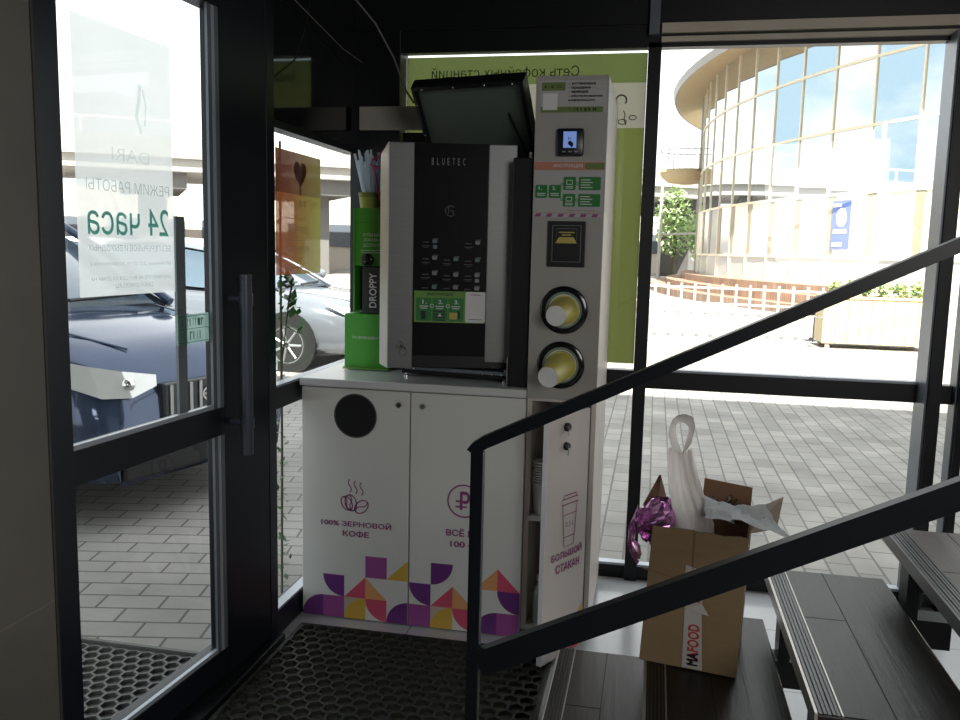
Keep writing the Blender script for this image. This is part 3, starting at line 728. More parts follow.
# paper cups in the holes (bases towards the room)
def cup(name, c, tip, r0, r1, label, cat, group=None, print_mat='cupyellow'):
    t = thing(name, c, label, cat, group)
    ax = (V(tip)-V(c)); L_ = ax.length
    b = B(); lathe(b, [(0,r0*1.07),(.004,r0*1.07),(.005,r0),(L_,r1)], c, ax, 32, 0, True, False); obj('sleeve', b, print_mat, t, smooth=40)
    b = B(); lathe(b, [(L_-.001,r1*.99),(L_,r1*.99),(L_,r1*.94),(L_-.004,r1*.93)], c, ax, 32, 0, False, True); obj('base', b, 'cupwhite', t, smooth=40)
    return t
c1 = cup('paper_cup', (-.288,CY-.010,1.155), (-.302,CY-.125,1.146), .047, .033, 'yellow paper cup showing its white base in the upper round hole', 'cup')
c2 = cup('paper_cup', (-.292,CY-.010,.972), (-.318,CY-.145,.952), .047, .034, 'yellow paper cup poking out of the lower round hole', 'cup')
for z, t in ((1.157,c1),(.974,c2)):
    b = B(); cx = -.289 if z > 1 else -.293
    lathe(b, [(0,.049),(.0,.052),(.003,.052),(.003,.049)], (cx,CY-.012,z), (0,-1,0), 32, 0, False, False); obj('rim', b, 'cupwhite', t, smooth=40)
# spare cups on the shelf behind the open door
for k, (x, y) in enumerate(((-.352,2.87),(-.300,2.93))):
    t = thing('cup_stack', (x,y,.441), ('front' if k == 0 else 'rear')+' sleeve of white paper cups on the shelf behind the open tower door', 'cup stack')
    b = B(); lathe(b, [(0,.026),(.10,.035),(.102,.037),(.106,.037)], (x,y,.441), n=24, cap1=False); obj('cup', b, 'cupwhite', t, smooth=40)
    b = B()
    for j in range(9): lathe(b, [(0,.0345),(.002,.037),(.006,.037)], (x,y,.548+j*.009), n=24, cap0=False, cap1=(j == 8))
    obj('cup_rims', b, 'cupwhite', t, smooth=40)
t = thing('water_bottle', (-.345,2.86,.048), 'small clear plastic bottle at the bottom of the open tower cabinet', 'bottle')
b = B(); lathe(b, [(0,.026),(.008,.029),(.11,.029),(.14,.014),(.155,.012)], (-.345,2.86,.048), n=20); obj('flask', b, mat('clear_bottle', (.35,.37,.36), .1, .1), t, smooth=40)
b = B(); lathe(b, [(.150,.0145),(.168,.0145)], (-.345,2.86,.048), n=16); obj('cap', b, 'cupwhite', t, smooth=40)

# ------------------------------------------------------------------ straw stand, syrup, straws
G = FRONT(2.94)
st = thing('display_stand', (-1.03,3.0,.885), 'bright green cardboard counter stand beside the coffee machine', 'display stand')
b = B(); box(b, -1.078, -.94, 3.02, 3.03, .885, 1.482); box(b, -1.078, -1.072, 2.95, 3.03, 1.10, 1.482); box(b, -1.078, -.94, 2.955, 3.03, 1.474, 1.482); obj('back_card', b, 'green', st)
b = B(); box(b, -1.078, -.94, 2.955, 2.96, 1.27, 1.474); obj('header_card', b, 'green', st)
b = B(); box(b, -1.105, -.93, 2.935, 3.02, .892, 1.092, .002); obj('tray_box', b, 'green', st)
b = B(); prism(b, [V((-1.105,2.93,.892)), V((-.93,2.93,.892)), V((-.93,2.90,.888)), V((-1.10,2.90,.888))], (0,0,.003)); obj('front_flap', b, 'green_mid', st)
b = B(); G2 = FRONT(2.954)
for k, s in enumerate(('КУПИ НАПИТОК','ДОБАВЬ СИРОП','БЕСПЛАТНО')): text(b, G2, s, -1.040, -1.040+.0088*len(s), 1.378-k*.019, 1.390-k*.019, .001)
rect(b, G2, -1.050, -.96, 1.326, 1.328, .001); rect(b, G2, -1.050, -.96, 1.318, 1.320, .001); text(b, FRONT(2.934), 'РАЗМЕШИВАТЬ', -1.072, -.955, .998, 1.008, .001)
rect(b, G2, -1.070, -.945, 1.428, 1.4295, .001, 1)
obj('lettering', b, ['white','green_btn'], st)
sy = thing('syrup_box', (-1.0,2.975,1.092), 'black syrup box with white upright lettering standing in the green stand', 'box')
b = B(); box(b, -1.040, -.945, 2.945, 3.01, 1.093, 1.268, .002); bb = obj('carton', b, 'black', sy)
UP = PL((-1.0,2.944,1.11), (0,0,1), (-1,0,0))
b = B(); text(b, UP, 'DROPPY', .006, .134, -.014, .014, .001, bold=.015); rect(b, UP, .09, .13, -.030, -.027, .001); rect(b, UP, .02, .075, .024, .026, .001, 1); obj('lettering', b, ['white','dimgrey'], bb)
b = B(); ball(b, (-1.024,2.948,1.292), .024, (1,.35,1), 0, 3); obj('drop_emblem', b, 'blackgl', sy, smooth=60)
sc = thing('straw_cup', (-1.028,2.992,1.482), 'green and white paper cup holding straws on top of the green stand', 'cup')
b = B(); lathe(b, [(0,.040),(.055,.047),(.055,.044),(.006,.038)], (-1.024,2.992,1.482), n=28, cap1=True); obj('cup_wall', b, mat('yellow_green_paper', (.30,.36,.06), .5), sc, smooth=40)
b = B(); lathe(b, [(.040,.0458),(.057,.0478),(.057,.0462)], (-1.024,2.992,1.482), n=28, cap0=False, cap1=False); obj('rim_band', b, mat('olive_band', (.16,.20,.03), .5), sc, smooth=40)
for k in range(36):
    r = .030*math.sqrt(random.random()); th = random.random()*2*PI
    bx, by = -1.024+r*math.cos(th), 2.992+r*math.sin(th)
    L_ = .150+random.random()*.055-.03*(bx > -1.01)
    tx = bx+(bx+1.024)*.95+random.uniform(-.010,.010)-.016; ty = by+(by-2.992)*.7
    b = B(); tube(b, [V((bx,by,1.492)), V((tx,ty,1.492+L_))], .0042, 7, caps=False)
    o = obj('drinking_straw', b, 'straw', base=(bx,by,1.492), smooth=60)
    setp(o, 'pale blue drinking straw bunched upright in the straw cup', 'straw', 'straws in the straw cup')
KS = 1.045                       # the stand sits a little deeper and larger than first measured
for o in list(COL.objects):
    if o.parent is None and o.name.split('.')[0] in ('display_stand','syrup_box','straw_cup','drinking_straw'):
        o.location = (o.location.x*KS+.001, o.location.y*KS, .8855+(o.location.z-.885)*1.018); o.scale = (KS, KS, 1.018)
# pink cable behind the machine
b = B(); tube(b, [V((-0.968,3.06,1.700)), V((-1.003,3.06,1.698)), V((-1.023,3.06,1.675)), V((-1.043,3.06,1.670)), V((-1.050,3.06,1.650)), V((-1.028,3.06,1.640)), V((-0.963,3.05,1.635))], .0045, 8)
tube(b, [V((-1.038,3.06,1.645)), V((-1.023,3.07,1.555)), V((-1.003,3.06,1.510)), V((-0.963,3.05,1.505))], .0040, 8)
setp(obj('pink_cable', b, 'pinkcable', smooth=60), 'thin pink cable looping out behind the coffee machine', 'cable')
# grey beam and dark board on the back glazing behind the machine
b = B(); box(b, -1.212, -.56, 3.385, 3.405, 1.820, 1.913, .002); setp(obj('grey_beam', b, mat('brushed_grey_board', (.42,.40,.36), .5)), 'grey horizontal board fixed to the corner behind the raised lid', 'board')
b = B(); box(b, -1.04, -.42, 3.43, 3.455, .89, 1.815); setp(obj('dark_board', b, 'blackmatt'), 'matt black backing board against the glazing behind the coffee machine', 'board')
# ceiling cable
b = B()
pts = [(-1.17,2.55,2.42),(-1.165,2.75,2.36),(-1.17,2.95,2.31),(-1.16,3.15,2.28),(-1.10,3.25,2.20),(-1.035,3.28,2.08),(-.985,3.20,2.0),(-.93,3.10,1.92),(-.87,3.0,1.86)]
tube(b, pts, .0035, 8); setp(obj('power_cable', b, 'cable', smooth=60), 'thin grey cable hanging from the dark ceiling to the raised lid', 'cable')
b = B(); tube(b, [V((-1.215,2.72,2.16)), V((-1.215,3.2,2.10)), V((-1.2,3.38,2.085))], .0016, 6); setp(obj('thin_wire', b, 'cable'), 'hair-thin wire along the dark panel above the left window', 'wire')

# ------------------------------------------------------------------ banner on the back glazing
BN = FRONT(3.500)
bn = thing('window_banner', (-.56,3.50,.9), 'green and white film banner seen from behind on the back glazing', 'banner')
b = B(); rect(b, BN, -1.045, -.07, .90, 1.838, 0, 0); rect(b, BN, -1.045, -.72, 1.838, 2.012, 0, 0); rect(b, BN, -1.045, -.07, 2.012, 2.125, 0, 1); rect(b, BN, -.72, -.07, 1.838, 2.012, 0, 2)
obj('film', b, ['ban_green','ban_green2','ban_white'], bn)
b = B(); text(b, BN, 'Сеть кофейных станций', -.940, -.335, 2.030, 2.082, .002, 0, True)
obj('lettering', b, 'ban_text', bn)
b = B()
stroke(b, BN, arc(-.165,1.945,.020,-40,220,14), .006, .002); stroke(b, BN, [(-.155,1.905),(-.148,1.89),(-.152,1.87),(-.143,1.85)], .004, .002)
stroke(b, BN, arc(-.158,1.862,.016,0,360,14,.6)[:-1], .004, .002, 0, True); stroke(b, BN, arc(-.118,1.878,.014,0,360,14,.6)[:-1], .004, .002, 0, True)
obj('coffee_print', b, 'ban_text2', bn)

# ------------------------------------------------------------------ posters on the door and the left window
pd = thing('opening_hours_poster', DP(ds(1.9),1.215,-.036), 'translucent white opening hours poster with teal lettering on the upper door pane', 'poster')
u0, u1 = ds(1.757), ds(2.113)
b = B(); rect(b, DP, u0, u1, 1.216, 1.86, -.034); obj('sheet', b, 'poster_w', pd)
b = B(); m0, m1 = u0+.03, u1-.02
text(b, DP, '24 часа', m0, m1-.005, 1.363, 1.435, -.032, 0, True, .012)
obj('hours_lettering', b, 'teal', pd)
b = B()
text(b, DP, 'РЕЖИМ РАБОТЫ', m0, m1, 1.468, 1.496, -.032, 0, True); obj('small_lettering', b, 'greyprint', pd)
b = B(); text(b, DP, 'БЕЗ ПЕРЕРЫВОВ И ВЫХОДНЫХ', m0, m1, 1.322, 1.340, -.032, 0, True); obj('small_lettering', b, 'greyprint', pd)
b = B(); text(b, DP, 'ИП Антонов Д.С. ОГРН 322500000040863', m0+.006, m1, 1.288, 1.298, -.032, 0, True); obj('small_lettering', b, 'greyprint', pd)
b = B(); text(b, DP, 'ЗАКАЗЫВАЙТЕ НЕ ВЫХОДЯ ИЗ ДОМА НА', m0+.005, m1, 1.252, 1.265, -.032, 0, True); obj('small_lettering', b, 'greyprint', pd)
b = B(); text(b, DP, 'DARIFLOWERS.RU', m0+.09, m1-.075, 1.234, 1.245, -.032, 0, True); obj('small_lettering', b, 'greyprint', pd)

b = B(); stroke(b, DP, [(m0+.20,1.62),(m0+.185,1.66),(m0+.195,1.70),(m0+.20,1.74)], .012, -.032); stroke(b, DP, [(m0+.215,1.64),(m0+.222,1.69),(m0+.21,1.73)], .006, -.032); text(b, DP, 'DARI', m0+.09, m0+.23, 1.545, 1.575, -.032, 0, True)
obj('emblem', b, 'tealf', pd)
sk = thing('door_sticker', DP(ds(2.15),1.06,-.034), 'small pale green ruled sticker at the right edge of the upper door pane', 'sticker')
su0, su1 = ds(2.108), ds(2.262)
b = B(); rect(b, DP, su0, su1, 1.066, 1.150, -.031, 0, .004); obj('sheet', b, 'stick_g', sk)
b = B(); stroke(b, DP, [(su0+.006,1.071),(su1-.004,1.071),(su1-.004,1.145),(su0+.006,1.145)], .002, -.029, 0, True); rect(b, DP, su0+.006, su1-.004, 1.108, 1.110, -.029); rect(b, DP, su0+.040, su0+.042, 1.071, 1.145, -.029)
blurred(b, DP, su0+.048, su1-.010, 1.116, 1.138, -.029, 0, 3); blurred(b, DP, su0+.014, su0+.034, 1.116, 1.138, -.029, 0, 4); blurred(b, DP, su0+.06, su1-.025, 1.078, 1.102, -.029, 0, 5)
obj('lettering', b, 'stick_t', sk)
pw = thing('shop_poster', LW(2.83,1.245,-.028), 'red and ochre shop poster with opening times seen from behind on left window', 'poster')
b = B(); rect(b, LW, 2.668, 3.055, 1.247, 1.668, -.026, 1); rect(b, LW, 2.668, 3.055, 1.525, 1.668, -.0255, 0); obj('sheet', b, ['post_top','post_bot'], pw)
b = B()
blurred(b, LW, 2.72, 3.02, 1.482, 1.508, -.024, 0, 6); text(b, LW, '09:00-21:00', 2.755, 2.94, 1.390, 1.418, -.024, 0, True); text(b, LW, '09:00-20:00', 2.755, 2.94, 1.318, 1.346, -.024, 0, True)
rect(b, LW, 2.72, 2.92, 1.440, 1.442, -.024); rect(b, LW, 2.72, 2.92, 1.365, 1.367, -.024); rect(b, LW, 2.76, 2.90, 1.270, 1.274, -.024)
obj('lettering', b, 'post_txt', pw)
b = B(); pts = [(2.865+.055*math.sin(t)**3, 1.598+.0034*(13*math.cos(t)-5*math.cos(2*t)-2*math.cos(3*t)-math.cos(4*t))) for t in [k*2*PI/30 for k in range(30)]]
poly(b, [LW(p[0],p[1],-.024) for p in pts]); poly(b, [LW(2.857,1.545,-.024), LW(2.873,1.545,-.024), LW(2.869,1.52,-.024), LW(2.861,1.52,-.024)]); obj('heart_emblem', b, 'post_dark', pw)

# ------------------------------------------------------------------ staircase
YN, YF = 1.66, 2.455
stair = thing('staircase', (.5,2.0,0), 'open riser staircase with dark wooden treads climbing to the right', 'staircase')
TR_ = [(-.232,.045,.155,'tread2'),(.022,.352,.312,'tread'),(.348,.662,.465,'tread'),(.650,.980,.612,'tread3')]
TR_ += [(.955,1.29,.767,'tread'),(1.265,1.60,.922,'tread'),(1.575,1.91,1.077,'tread')]
for k, (x0, x1, z, m_) in enumerate(TR_):
    b = B(); box(b, x0, x1, YN, YF, z-.036, z, .004); tr = obj('tread', b, m_, stair)
    b = B()
    for j in range(5): box(b, x0+.006+j*.0085, x0+.0115+j*.0085, YN, YF-.001, z, z+.0022+.0012*(j % 2), 0, 0)
    obj('nosing_strip', b, 'nosing', tr)
    b = B(); box(b, x0-.003, x0+.004, YN, YF, z-.030, z+.003, .001); box(b, x0+.048, x0+.0515, YN, YF-.001, z, z+.003); obj('nosing_edge', b, 'nosing_hi' if k != 3 else 'nosing', tr)
    xm = x0+(x1-x0)*(.48 if k != 0 else .52)
    b = B(); box(b, xm, xm+.002, YN, YF-.002, z, z+.0004); box(b, x0+.055, xm, YN+.47, YN+.472, z, z+.0004); obj('board_joint', b, 'blackmatt', tr)
for y in (2.27, 1.78):
    b = B()
    for k in range(6):
        x0, x1, z, _ = TR_[k]; nx = TR_[k+1][0]
        if k == 0: box(b, x0+.06, x0+.09, y, y+.04, 0, z-.11)
        box(b, x0+.05, nx+.135, y, y+.07, z-.110, z-.036)
        box(b, nx+.022, nx+.052, y, y+.07, z-.036, TR_[k+1][2]-.036)
    obj('stringer', b, 'rail', stair)
# railing
RY = 1.60
def rp(x, z): return V((x, RY, z))
rl = thing('stair_railing', (-.345,RY,0), 'dark steel stair railing with square newel post and two sloping rails', 'railing')
# heights read along the railing plane
b = B(); box(b, -.337, -.312, RY-.0125, RY+.0125, 0, .955, .002); obj('newel_post', b, 'rail', rl)
hx0, hz0, hx1, hz1 = -.325, .966, 1.75, 1.977
b = B(); tube(b, [rp(hx0-.010,hz0-.012), rp(hx0-.002,hz0-.001), rp(hx0+.015,hz0+.0105), rp(hx1,hz1+.008)], 0, sq=(.026,.024)); obj('handrail', b, 'rail', rl)
b = B(); tube(b, [rp(-.313,.520), rp(1.75,1.535)], 0, sq=(.026,.051)); obj('lower_rail', b, 'rail', rl)
b = B(); box(b, 1.70, 1.724, RY-.0115, RY+.0115, 1.09, 1.95); obj('rail_post', b, 'rail', rl)

# ------------------------------------------------------------------ cardboard box and its contents
BO = V((.006,2.110,.3155)); br = V((.236,-.042,0)); bb_ = V((.035,.235,0))
lean = V((.018,0,.0))
def bp(s, t, h): return BO+br*s+bb_*t+V((0,0,.358*h))+lean*h*(1 if s < .5 else .5)
cb = thing('cardboard_box', (.14,2.2,.3155), 'open brown cardboard box with a strip of tape standing on the stairs', 'box')
def panel(bm, p, th): prism(bm, p, th)
b = B(); n_ = 12
top = [bp(i/n_, 0, 1.0-.012*random.random()-.004*math.sin(i)) for i in range(n_+1)]
prism(b, [bp(0,0,0), bp(1,0,0)]+top[::-1], bb_.normalized()*.005); obj('front_wall', b, 'card', cb)
b = B(); prism(b, [bp(0,1,0), bp(1,1,0), bp(1,1,1), bp(0,1,1)], -bb_.normalized()*.005); obj('back_wall', b, 'card_in', cb)
b = B(); prism(b, [bp(0,.02,0), bp(0,.98,0), bp(0,.98,1), bp(0,.02,.68)], br.normalized()*.005); obj('side_wall', b, 'card', cb)
b = B(); prism(b, [bp(1,.02,0), bp(1,.98,0), bp(1,.98,1), bp(1,.02,1)], -br.normalized()*.005); obj('side_wall', b, 'card', cb)
b = B(); prism(b, [bp(.02,.02,0), bp(.98,.02,0), bp(.98,.98,0), bp(.02,.98,0)], V((0,0,.004))); obj('bottom', b, 'card', cb)
b = B(); prism(b, [bp(.40,1.0,1.0), bp(.97,1.0,1.0), bp(.97,1.03,1.17), bp(.40,1.03,1.20)], bb_.normalized()*.004); obj('flap', b, 'card_in', cb)
b = B(); prism(b, [bp(0,.25,.86), bp(0,.98,1.0), bp(-.10,.95,1.20), bp(-.20,.55,1.03)], br.normalized()*.004); obj('flap', b, 'card_in', cb)
b = B(); prism(b, [bp(1,.2,.99), bp(1,.98,1.0), bp(1.30,.98,1.13), bp(1.26,.55,.98)], V((0,0,.004))); obj('flap', b, mat('pale_inner_flap', (.42,.33,.26), .8), cb)
BFp = PL(bp(0,0,0)-bb_.normalized()*.001, br, (0,0,1))
b = B(); wv = .242
pts = [(.108,.003),(.158,.003),(.148,.170),(.150,.190),(.140,.262),(.104,.270),(.107,.170)]
poly(b, [BFp(p[0],p[1],.001) for p in pts]); poly(b, [BFp(.112,.158,.003), BFp(.168,.150,.008), BFp(.150,.176,.004), BFp(.112,.170,.003)]); tp = obj('tape', b, 'tape', cb)
b = B(); UPB = PL(BFp(.141,.0,.0), (0,0,1), -br)
text(b, UPB, 'MAFOOD', .012, .120, -.006, .022, .0025, 0, bold=.03); text(b, UPB, 'RO', .178, .225, -.004, .018, .0025, 0, bold=.02)
obj('lettering', b, 'red', tp)
b = B(); text(b, UPB, 'MA', .012, .046, -.0062, .0222, .003, 0, bold=.05); obj('dark_lettering', b, 'black', tp)
b = B(); stroke(b, BFp, [(.0,.245),(.05,.236),(.11,.231)], .004, .0012); stroke(b, BFp, [(.122,.235),(.122,.355)], .002, .0012); obj('crease', b, 'card_in', cb)
# white carrier bag rising out of the box
bgp = V((.12,2.21,.6))
bag = thing('plastic_bag', bgp, 'white plastic bag with a loop handle standing up out of the cardboard box', 'bag')
b = B()
rows = [(.120,.60,.066),(.127,.655,.056),(.114,.70,.047),(.102,.75,.040),(.092,.80,.034),(.086,.848,.029)]
grid_ = []
for j, (cx, z, hw) in enumerate(rows):
    row = []
    for i in range(15):
        t = i/14*2-1
        row.append(b.verts.new((cx+hw*t+.003*math.sin(i*2.1+j), 2.205+.016*math.cos(t*PI*.9)*(-1)+.006*math.sin(i*1.7+j*1.1), z)))
    grid_.append(row)
for j in range(len(rows)-1):
    for i in range(14): b.faces.new((grid_[j][i], grid_[j][i+1], grid_[j+1][i+1], grid_[j+1][i]))
obj('bag_body', b, 'bagwhite', bag, smooth=80)
b = B()
loop = [(.088,.840),(.070,.862),(.062,.890),(.064,.918),(.074,.932),(.090,.934),(.106,.927),(.110,.905),(.104,.875),(.092,.845)]
prev = None
for k, (x, z) in enumerate(loop):
    w_ = .017+.004*math.sin(k*1.3)
    c = V((x,2.20,z)); d = V((x-.087,0,z-.885)).normalized()
    cur = [b.verts.new(c-d*w_*.6+V((0,-.012,0))), b.verts.new(c+d*w_*.6+V((0,-.002+.004*(k % 2),0))), b.verts.new(c+d*w_*.2+V((0,.016,0)))]
    if prev:
        for i in range(2): b.faces.new((prev[i], prev[i+1], cur[i+1], cur[i]))
    prev = cur
obj('handle', b, 'bagwhite', bag, smooth=80)
def crumple(pts_fn, nu, nv, amp, seed):
    rnd = random.Random(seed); b = B(); g = []
    for j in range(nv+1):
        row = []
        for i in range(nu+1):
            p = V(pts_fn(i/nu, j/nv)); row.append(b.verts.new(p+V((rnd.uniform(-amp,amp), rnd.uniform(-amp,amp), rnd.uniform(-amp,amp)))))
        g.append(row)
    for j in range(nv):
        for i in range(nu):
            b.faces.new((g[j][i], g[j][i+1], g[j+1][i+1])); b.faces.new((g[j][i], g[j+1][i+1], g[j+1][i]))
    return b
def foil(u, v):
    a_ = u*2*PI; r = math.sin(max(.05, min(.95, v))*PI)**.6
    return (.048+.055*r*math.cos(a_)-.022*(1-v), 2.235+.045*r*math.sin(a_), .585+.125*v)
setp(obj('foil_bag', crumple(foil, 18, 12, .007, 3), 'foil'), 'crumpled shiny purple foil packet in the left of the cardboard box', 'foil packet')
b = crumple(lambda u, v: (-.012-.020*math.sin(v*3)+.012*u-.010*v, 2.13+.10*u, .555+.13*v), 5, 7, .005, 5)
setp(obj('foil_strip', b, 'foil'), 'purple foil wrapper hanging over the left edge of the cardboard box', 'foil wrapper')
setp(obj('clear_wrap', crumple(lambda u, v: (.135+.115*u, 2.20+.12*v, .672+.030*math.sin(u*5)*math.sin(v*4)+.012), 12, 9, .010, 8), 'clearplastic'), 'crumpled clear plastic wrap lying in the back of the cardboard box', 'plastic wrap')
setp(obj('pale_blue_bag', crumple(lambda u, v: (.150+.205*u-.05*v*u, 2.105+.16*v-.03*u, .700-.014*u+.02*v+.012*math.sin(u*4+v*3)), 12, 8, .004, 11), 'bagblue'), 'pale blue polythene bag spread over the right edge of the cardboard box', 'bag')

# ------------------------------------------------------------------ outdoors: ground
GZ = -.05
b = B(); box(b, -1.29, 60, 3.52, 90, GZ-.1, GZ); setp(obj('paved_ground', b, 'paver'), kind='structure')
b = B(); box(b, -70, -1.36, -20, 3.52, GZ-.1, GZ); box(b, -70, -1.29, 3.52, 90, GZ-.1, GZ); setp(obj('side_ground', b, 'paver2'), kind='structure')
b = B(); box(b, -1.36, 14, -20, -1.9, GZ-.1, GZ); setp(obj('rear_ground', b, 'paver2'), kind='structure')
# the storey above shades the paving; an added unseen slab shades the left side
b = B(); box(b, -1.30, 16, -7, 3.52, 2.62, 5.3); box(b, -4.3, 16, -7, 3.52, 5.3, 5.85); setp(obj('storey_and_shade_slab', b, 'render_w'), kind='structure')
# ------------------------------------------------------------------ round glass building
cx, cy, R = 27.122, 35.222, 25.516
A0, DA = 3.325, .056
LV = [-.05, 1.34, 2.94, 4.54, 6.14, 7.74]
rb = thing('glass_building', (cx,cy,GZ), 'round mirror-glass building with cream mullions across the square', 'building')
def cp_(a_, r, z): return V((cx+r*math.cos(a_), cy+r*math.sin(a_), z))
i0, i1 = -6, 12
for li in range(5):
    for i in range(i0, i1):
        b = B(); a_ = A0+DA*i
        q = [cp_(a_,R,LV[li]), cp_(a_+DA,R,LV[li]), cp_(a_+DA,R,LV[li+1]), cp_(a_,R,LV[li+1])]
        poly(b, q)
        m_ = 'facade_glass' if li >= 2 else ('facade_blind' if li == 1 and i not in (-1,0,-2) else 'facade_low')
        obj('glass_pane', b, m_, rb)
b = None
for i in range(i0, i1+1):
    a_ = A0+DA*i; b = B(); w_ = .026
    prism(b, [cp_(a_-w_/R,R-.02,GZ), cp_(a_+w_/R,R-.02,GZ), cp_(a_+w_/R,R+.035,GZ), cp_(a_-w_/R,R+.035,GZ)], (0,0,7.8)); obj('mullion', b, 'facade_frame', rb)
    if -2 <= i < i1:
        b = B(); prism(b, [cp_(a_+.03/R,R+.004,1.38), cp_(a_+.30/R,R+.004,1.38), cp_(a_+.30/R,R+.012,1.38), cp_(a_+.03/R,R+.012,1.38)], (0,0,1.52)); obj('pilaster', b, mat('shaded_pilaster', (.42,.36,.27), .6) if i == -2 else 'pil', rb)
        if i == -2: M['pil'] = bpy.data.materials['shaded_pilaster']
for z in LV[1:5]:
    b = B(); rings = []
    for i in range((i1-i0)*2+1):
        a_ = A0+DA*(i0+i/2); rings.append([b.verts.new(cp_(a_,r,zz)) for r, zz in ((R-.01,z-.035),(R+.03,z-.035),(R+.03,z+.035),(R-.01,z+.035))])
    for i in range(len(rings)-1):
        for k in range(4): b.faces.new((rings[i][k], rings[i+1][k], rings[i+1][(k+1) % 4], rings[i][(k+1) % 4]))
    obj('transom_ring', b, 'facade_frame', rb)
b = B(); rings = []
for i in range(90):
    a_ = 2.2+i*.03; rings.append([b.verts.new(cp_(a_,r,zz)) for r, zz in ((R-.3,7.74),(R+1.12,7.36),(R+1.18,7.33),(R+1.26,7.55),(R-.3,8.2))])
for i in range(len(rings)-1):
    for k in range(4):
        f = b.faces.new((rings[i][k], rings[i][k+1], rings[i+1][k+1], rings[i+1][k])); f.material_index = 0 if k == 0 else 1
obj('roof', b, ['soffit','gutter'], rb)
b = B(); a_ = A0+DA*5.47
FP = PL(cp_(a_,R+.03,0), (-math.sin(a_),math.cos(a_),0), (0,0,1))
if FP.n.dot(V((-cx,-cy,0))) < 0: FP = PL(cp_(a_,R+.03,0), (math.sin(a_),-math.cos(a_),0), (0,0,1))
rect(b, FP, -.38, .30, 1.55, 2.78, .02, 0); disc(b, FP, -.02, 2.35, .24, .03, 1, 20, .8); rect(b, FP, -.32, .05, 1.62, 1.72, .03, 1); rect(b, FP, -.33, -.05, 2.62, 2.70, .03, 1); rect(b, FP, -.30, .2, 1.95, 2.05, .03, 1)
obj('wall_poster', b, ['poster_blue','facade_blind'], rb)
# balcony drum on two columns at the left end
bal = thing('round_balcony', (.95,36.5,GZ), 'round balcony with ring railing on slim columns at the corner of the glass building', 'balcony')
bc = V((1.05,37.0,0))
b = B(); lathe(b, [(4.20,.2),(4.28,.75),(4.50,1.0),(4.68,1.08),(4.78,1.05)], bc, n=40); obj('balcony_slab', b, 'soffit', bal, smooth=30)
b = B(); tube(b, [bc+V((1.06*math.cos(k*PI/18), 1.06*math.sin(k*PI/18), 5.55)) for k in range(37)], .02, 6); obj('ring_rail', b, 'gutter', bal)
for k in range(24):
    b = B(); p = bc+V((1.06*math.cos(k*PI/12), 1.06*math.sin(k*PI/12), 4.8)); tube(b, [p, p+V((0,0,.75))], .012, 5); obj('baluster', b, 'gutter', bal)
for x in (1.62, 1.95):
    b = B(); tube(b, [V((x,36.4,GZ)), V((x,36.4,7.6))], .09, 10); obj('column', b, 'gutter', bal, smooth=40)
# brick terrace at its foot
b = B(); rings = []
for i in range(30):
    a_ = 2.95+i*.025; rings.append([b.verts.new(cp_(a_,r,zz)) for r, zz in ((R,.62),(R+.6,.62),(R+.6,.40),(R+1.2,.40),(R+1.2,.18),(R+1.8,.18),(R+1.8,GZ))])
for i in range(29):
    for k in range(6): b.faces.new((rings[i][k], rings[i][k+1], rings[i+1][k+1], rings[i+1][k]))
setp(obj('brick_steps', b, 'brickstep'), 'curved brown brick steps at the foot of the glass building', 'steps')
# white fence
fn = thing('low_fence', (1.5,20.3,GZ), 'low white metal fence in front of the brick steps', 'fence')
for k, z in enumerate((.22,.58)):
    b = B(); tube(b, [V((-.6,20.9,z)), V((5.2,19.8,z-.02))], .025, 6); obj('fence_rail', b, 'fence', fn)
for k in range(20):
    t = k/19; b = B(); p = V((-.6+5.8*t, 20.9-1.1*t, GZ)); tube(b, [p, p+V((0,0,.72))], .026, 6); obj('fence_post', b, 'fence', fn)
# a second row of short studs on the sunny paving
for k in range(13):
    b = B(); x = -.2+k*.235; lathe(b, [(0,.035),(.03,.03),(.05,.012)], (x,14.9+.02*k,GZ), n=10)
    setp(obj('ground_stud', b, 'concrete_d', smooth=40), 'short grey stud in the row across the sunny paving', 'stud', 'studs across the sunny paving')
# wooden planter
pl = thing('wooden_planter', (3.35,14.1,GZ), 'large pale wooden planter box standing on short legs in the sun', 'planter')
b = B()
for k in range(9): box(b, 2.60+k*.166, 2.60+k*.166+.160, 13.9, 13.93, .03, .72, .004)
box(b, 2.60, 4.09, 14.55, 14.58, .03, .72); box(b, 2.57, 2.60, 13.9, 14.58, .03, .72); box(b, 4.09, 4.12, 13.9, 14.58, .03, .72); box(b, 2.60, 4.09, 13.93, 14.55, .05, .66)
obj('box_boards', b, 'planterwood', pl)
b = B(); box(b, 2.55, 4.14, 13.88, 13.95, .72, .76); box(b, 2.55, 4.14, 14.54, 14.60, .72, .76); box(b, 2.55, 2.62, 13.95, 14.54, .72, .76); box(b, 4.07, 4.14, 13.95, 14.54, .72, .76); obj('rim_boards', b, 'planterwood', pl)
for x, y in ((2.66,13.96),(4.03,13.96),(2.66,14.52),(4.03,14.52)):
    b = B(); box(b, x-.03, x+.03, y-.03, y+.03, GZ, .03); obj('leg', b, 'planterwood', pl)
b = B(); tube(b, [V((2.44,13.9,.03)), V((2.44,13.9,.42)), V((2.58,13.9,.42))], .012, 6); tube(b, [V((2.36,13.9,.03)), V((2.50,13.9,.03))], .012, 6); obj('side_bracket', b, 'grille', pl)
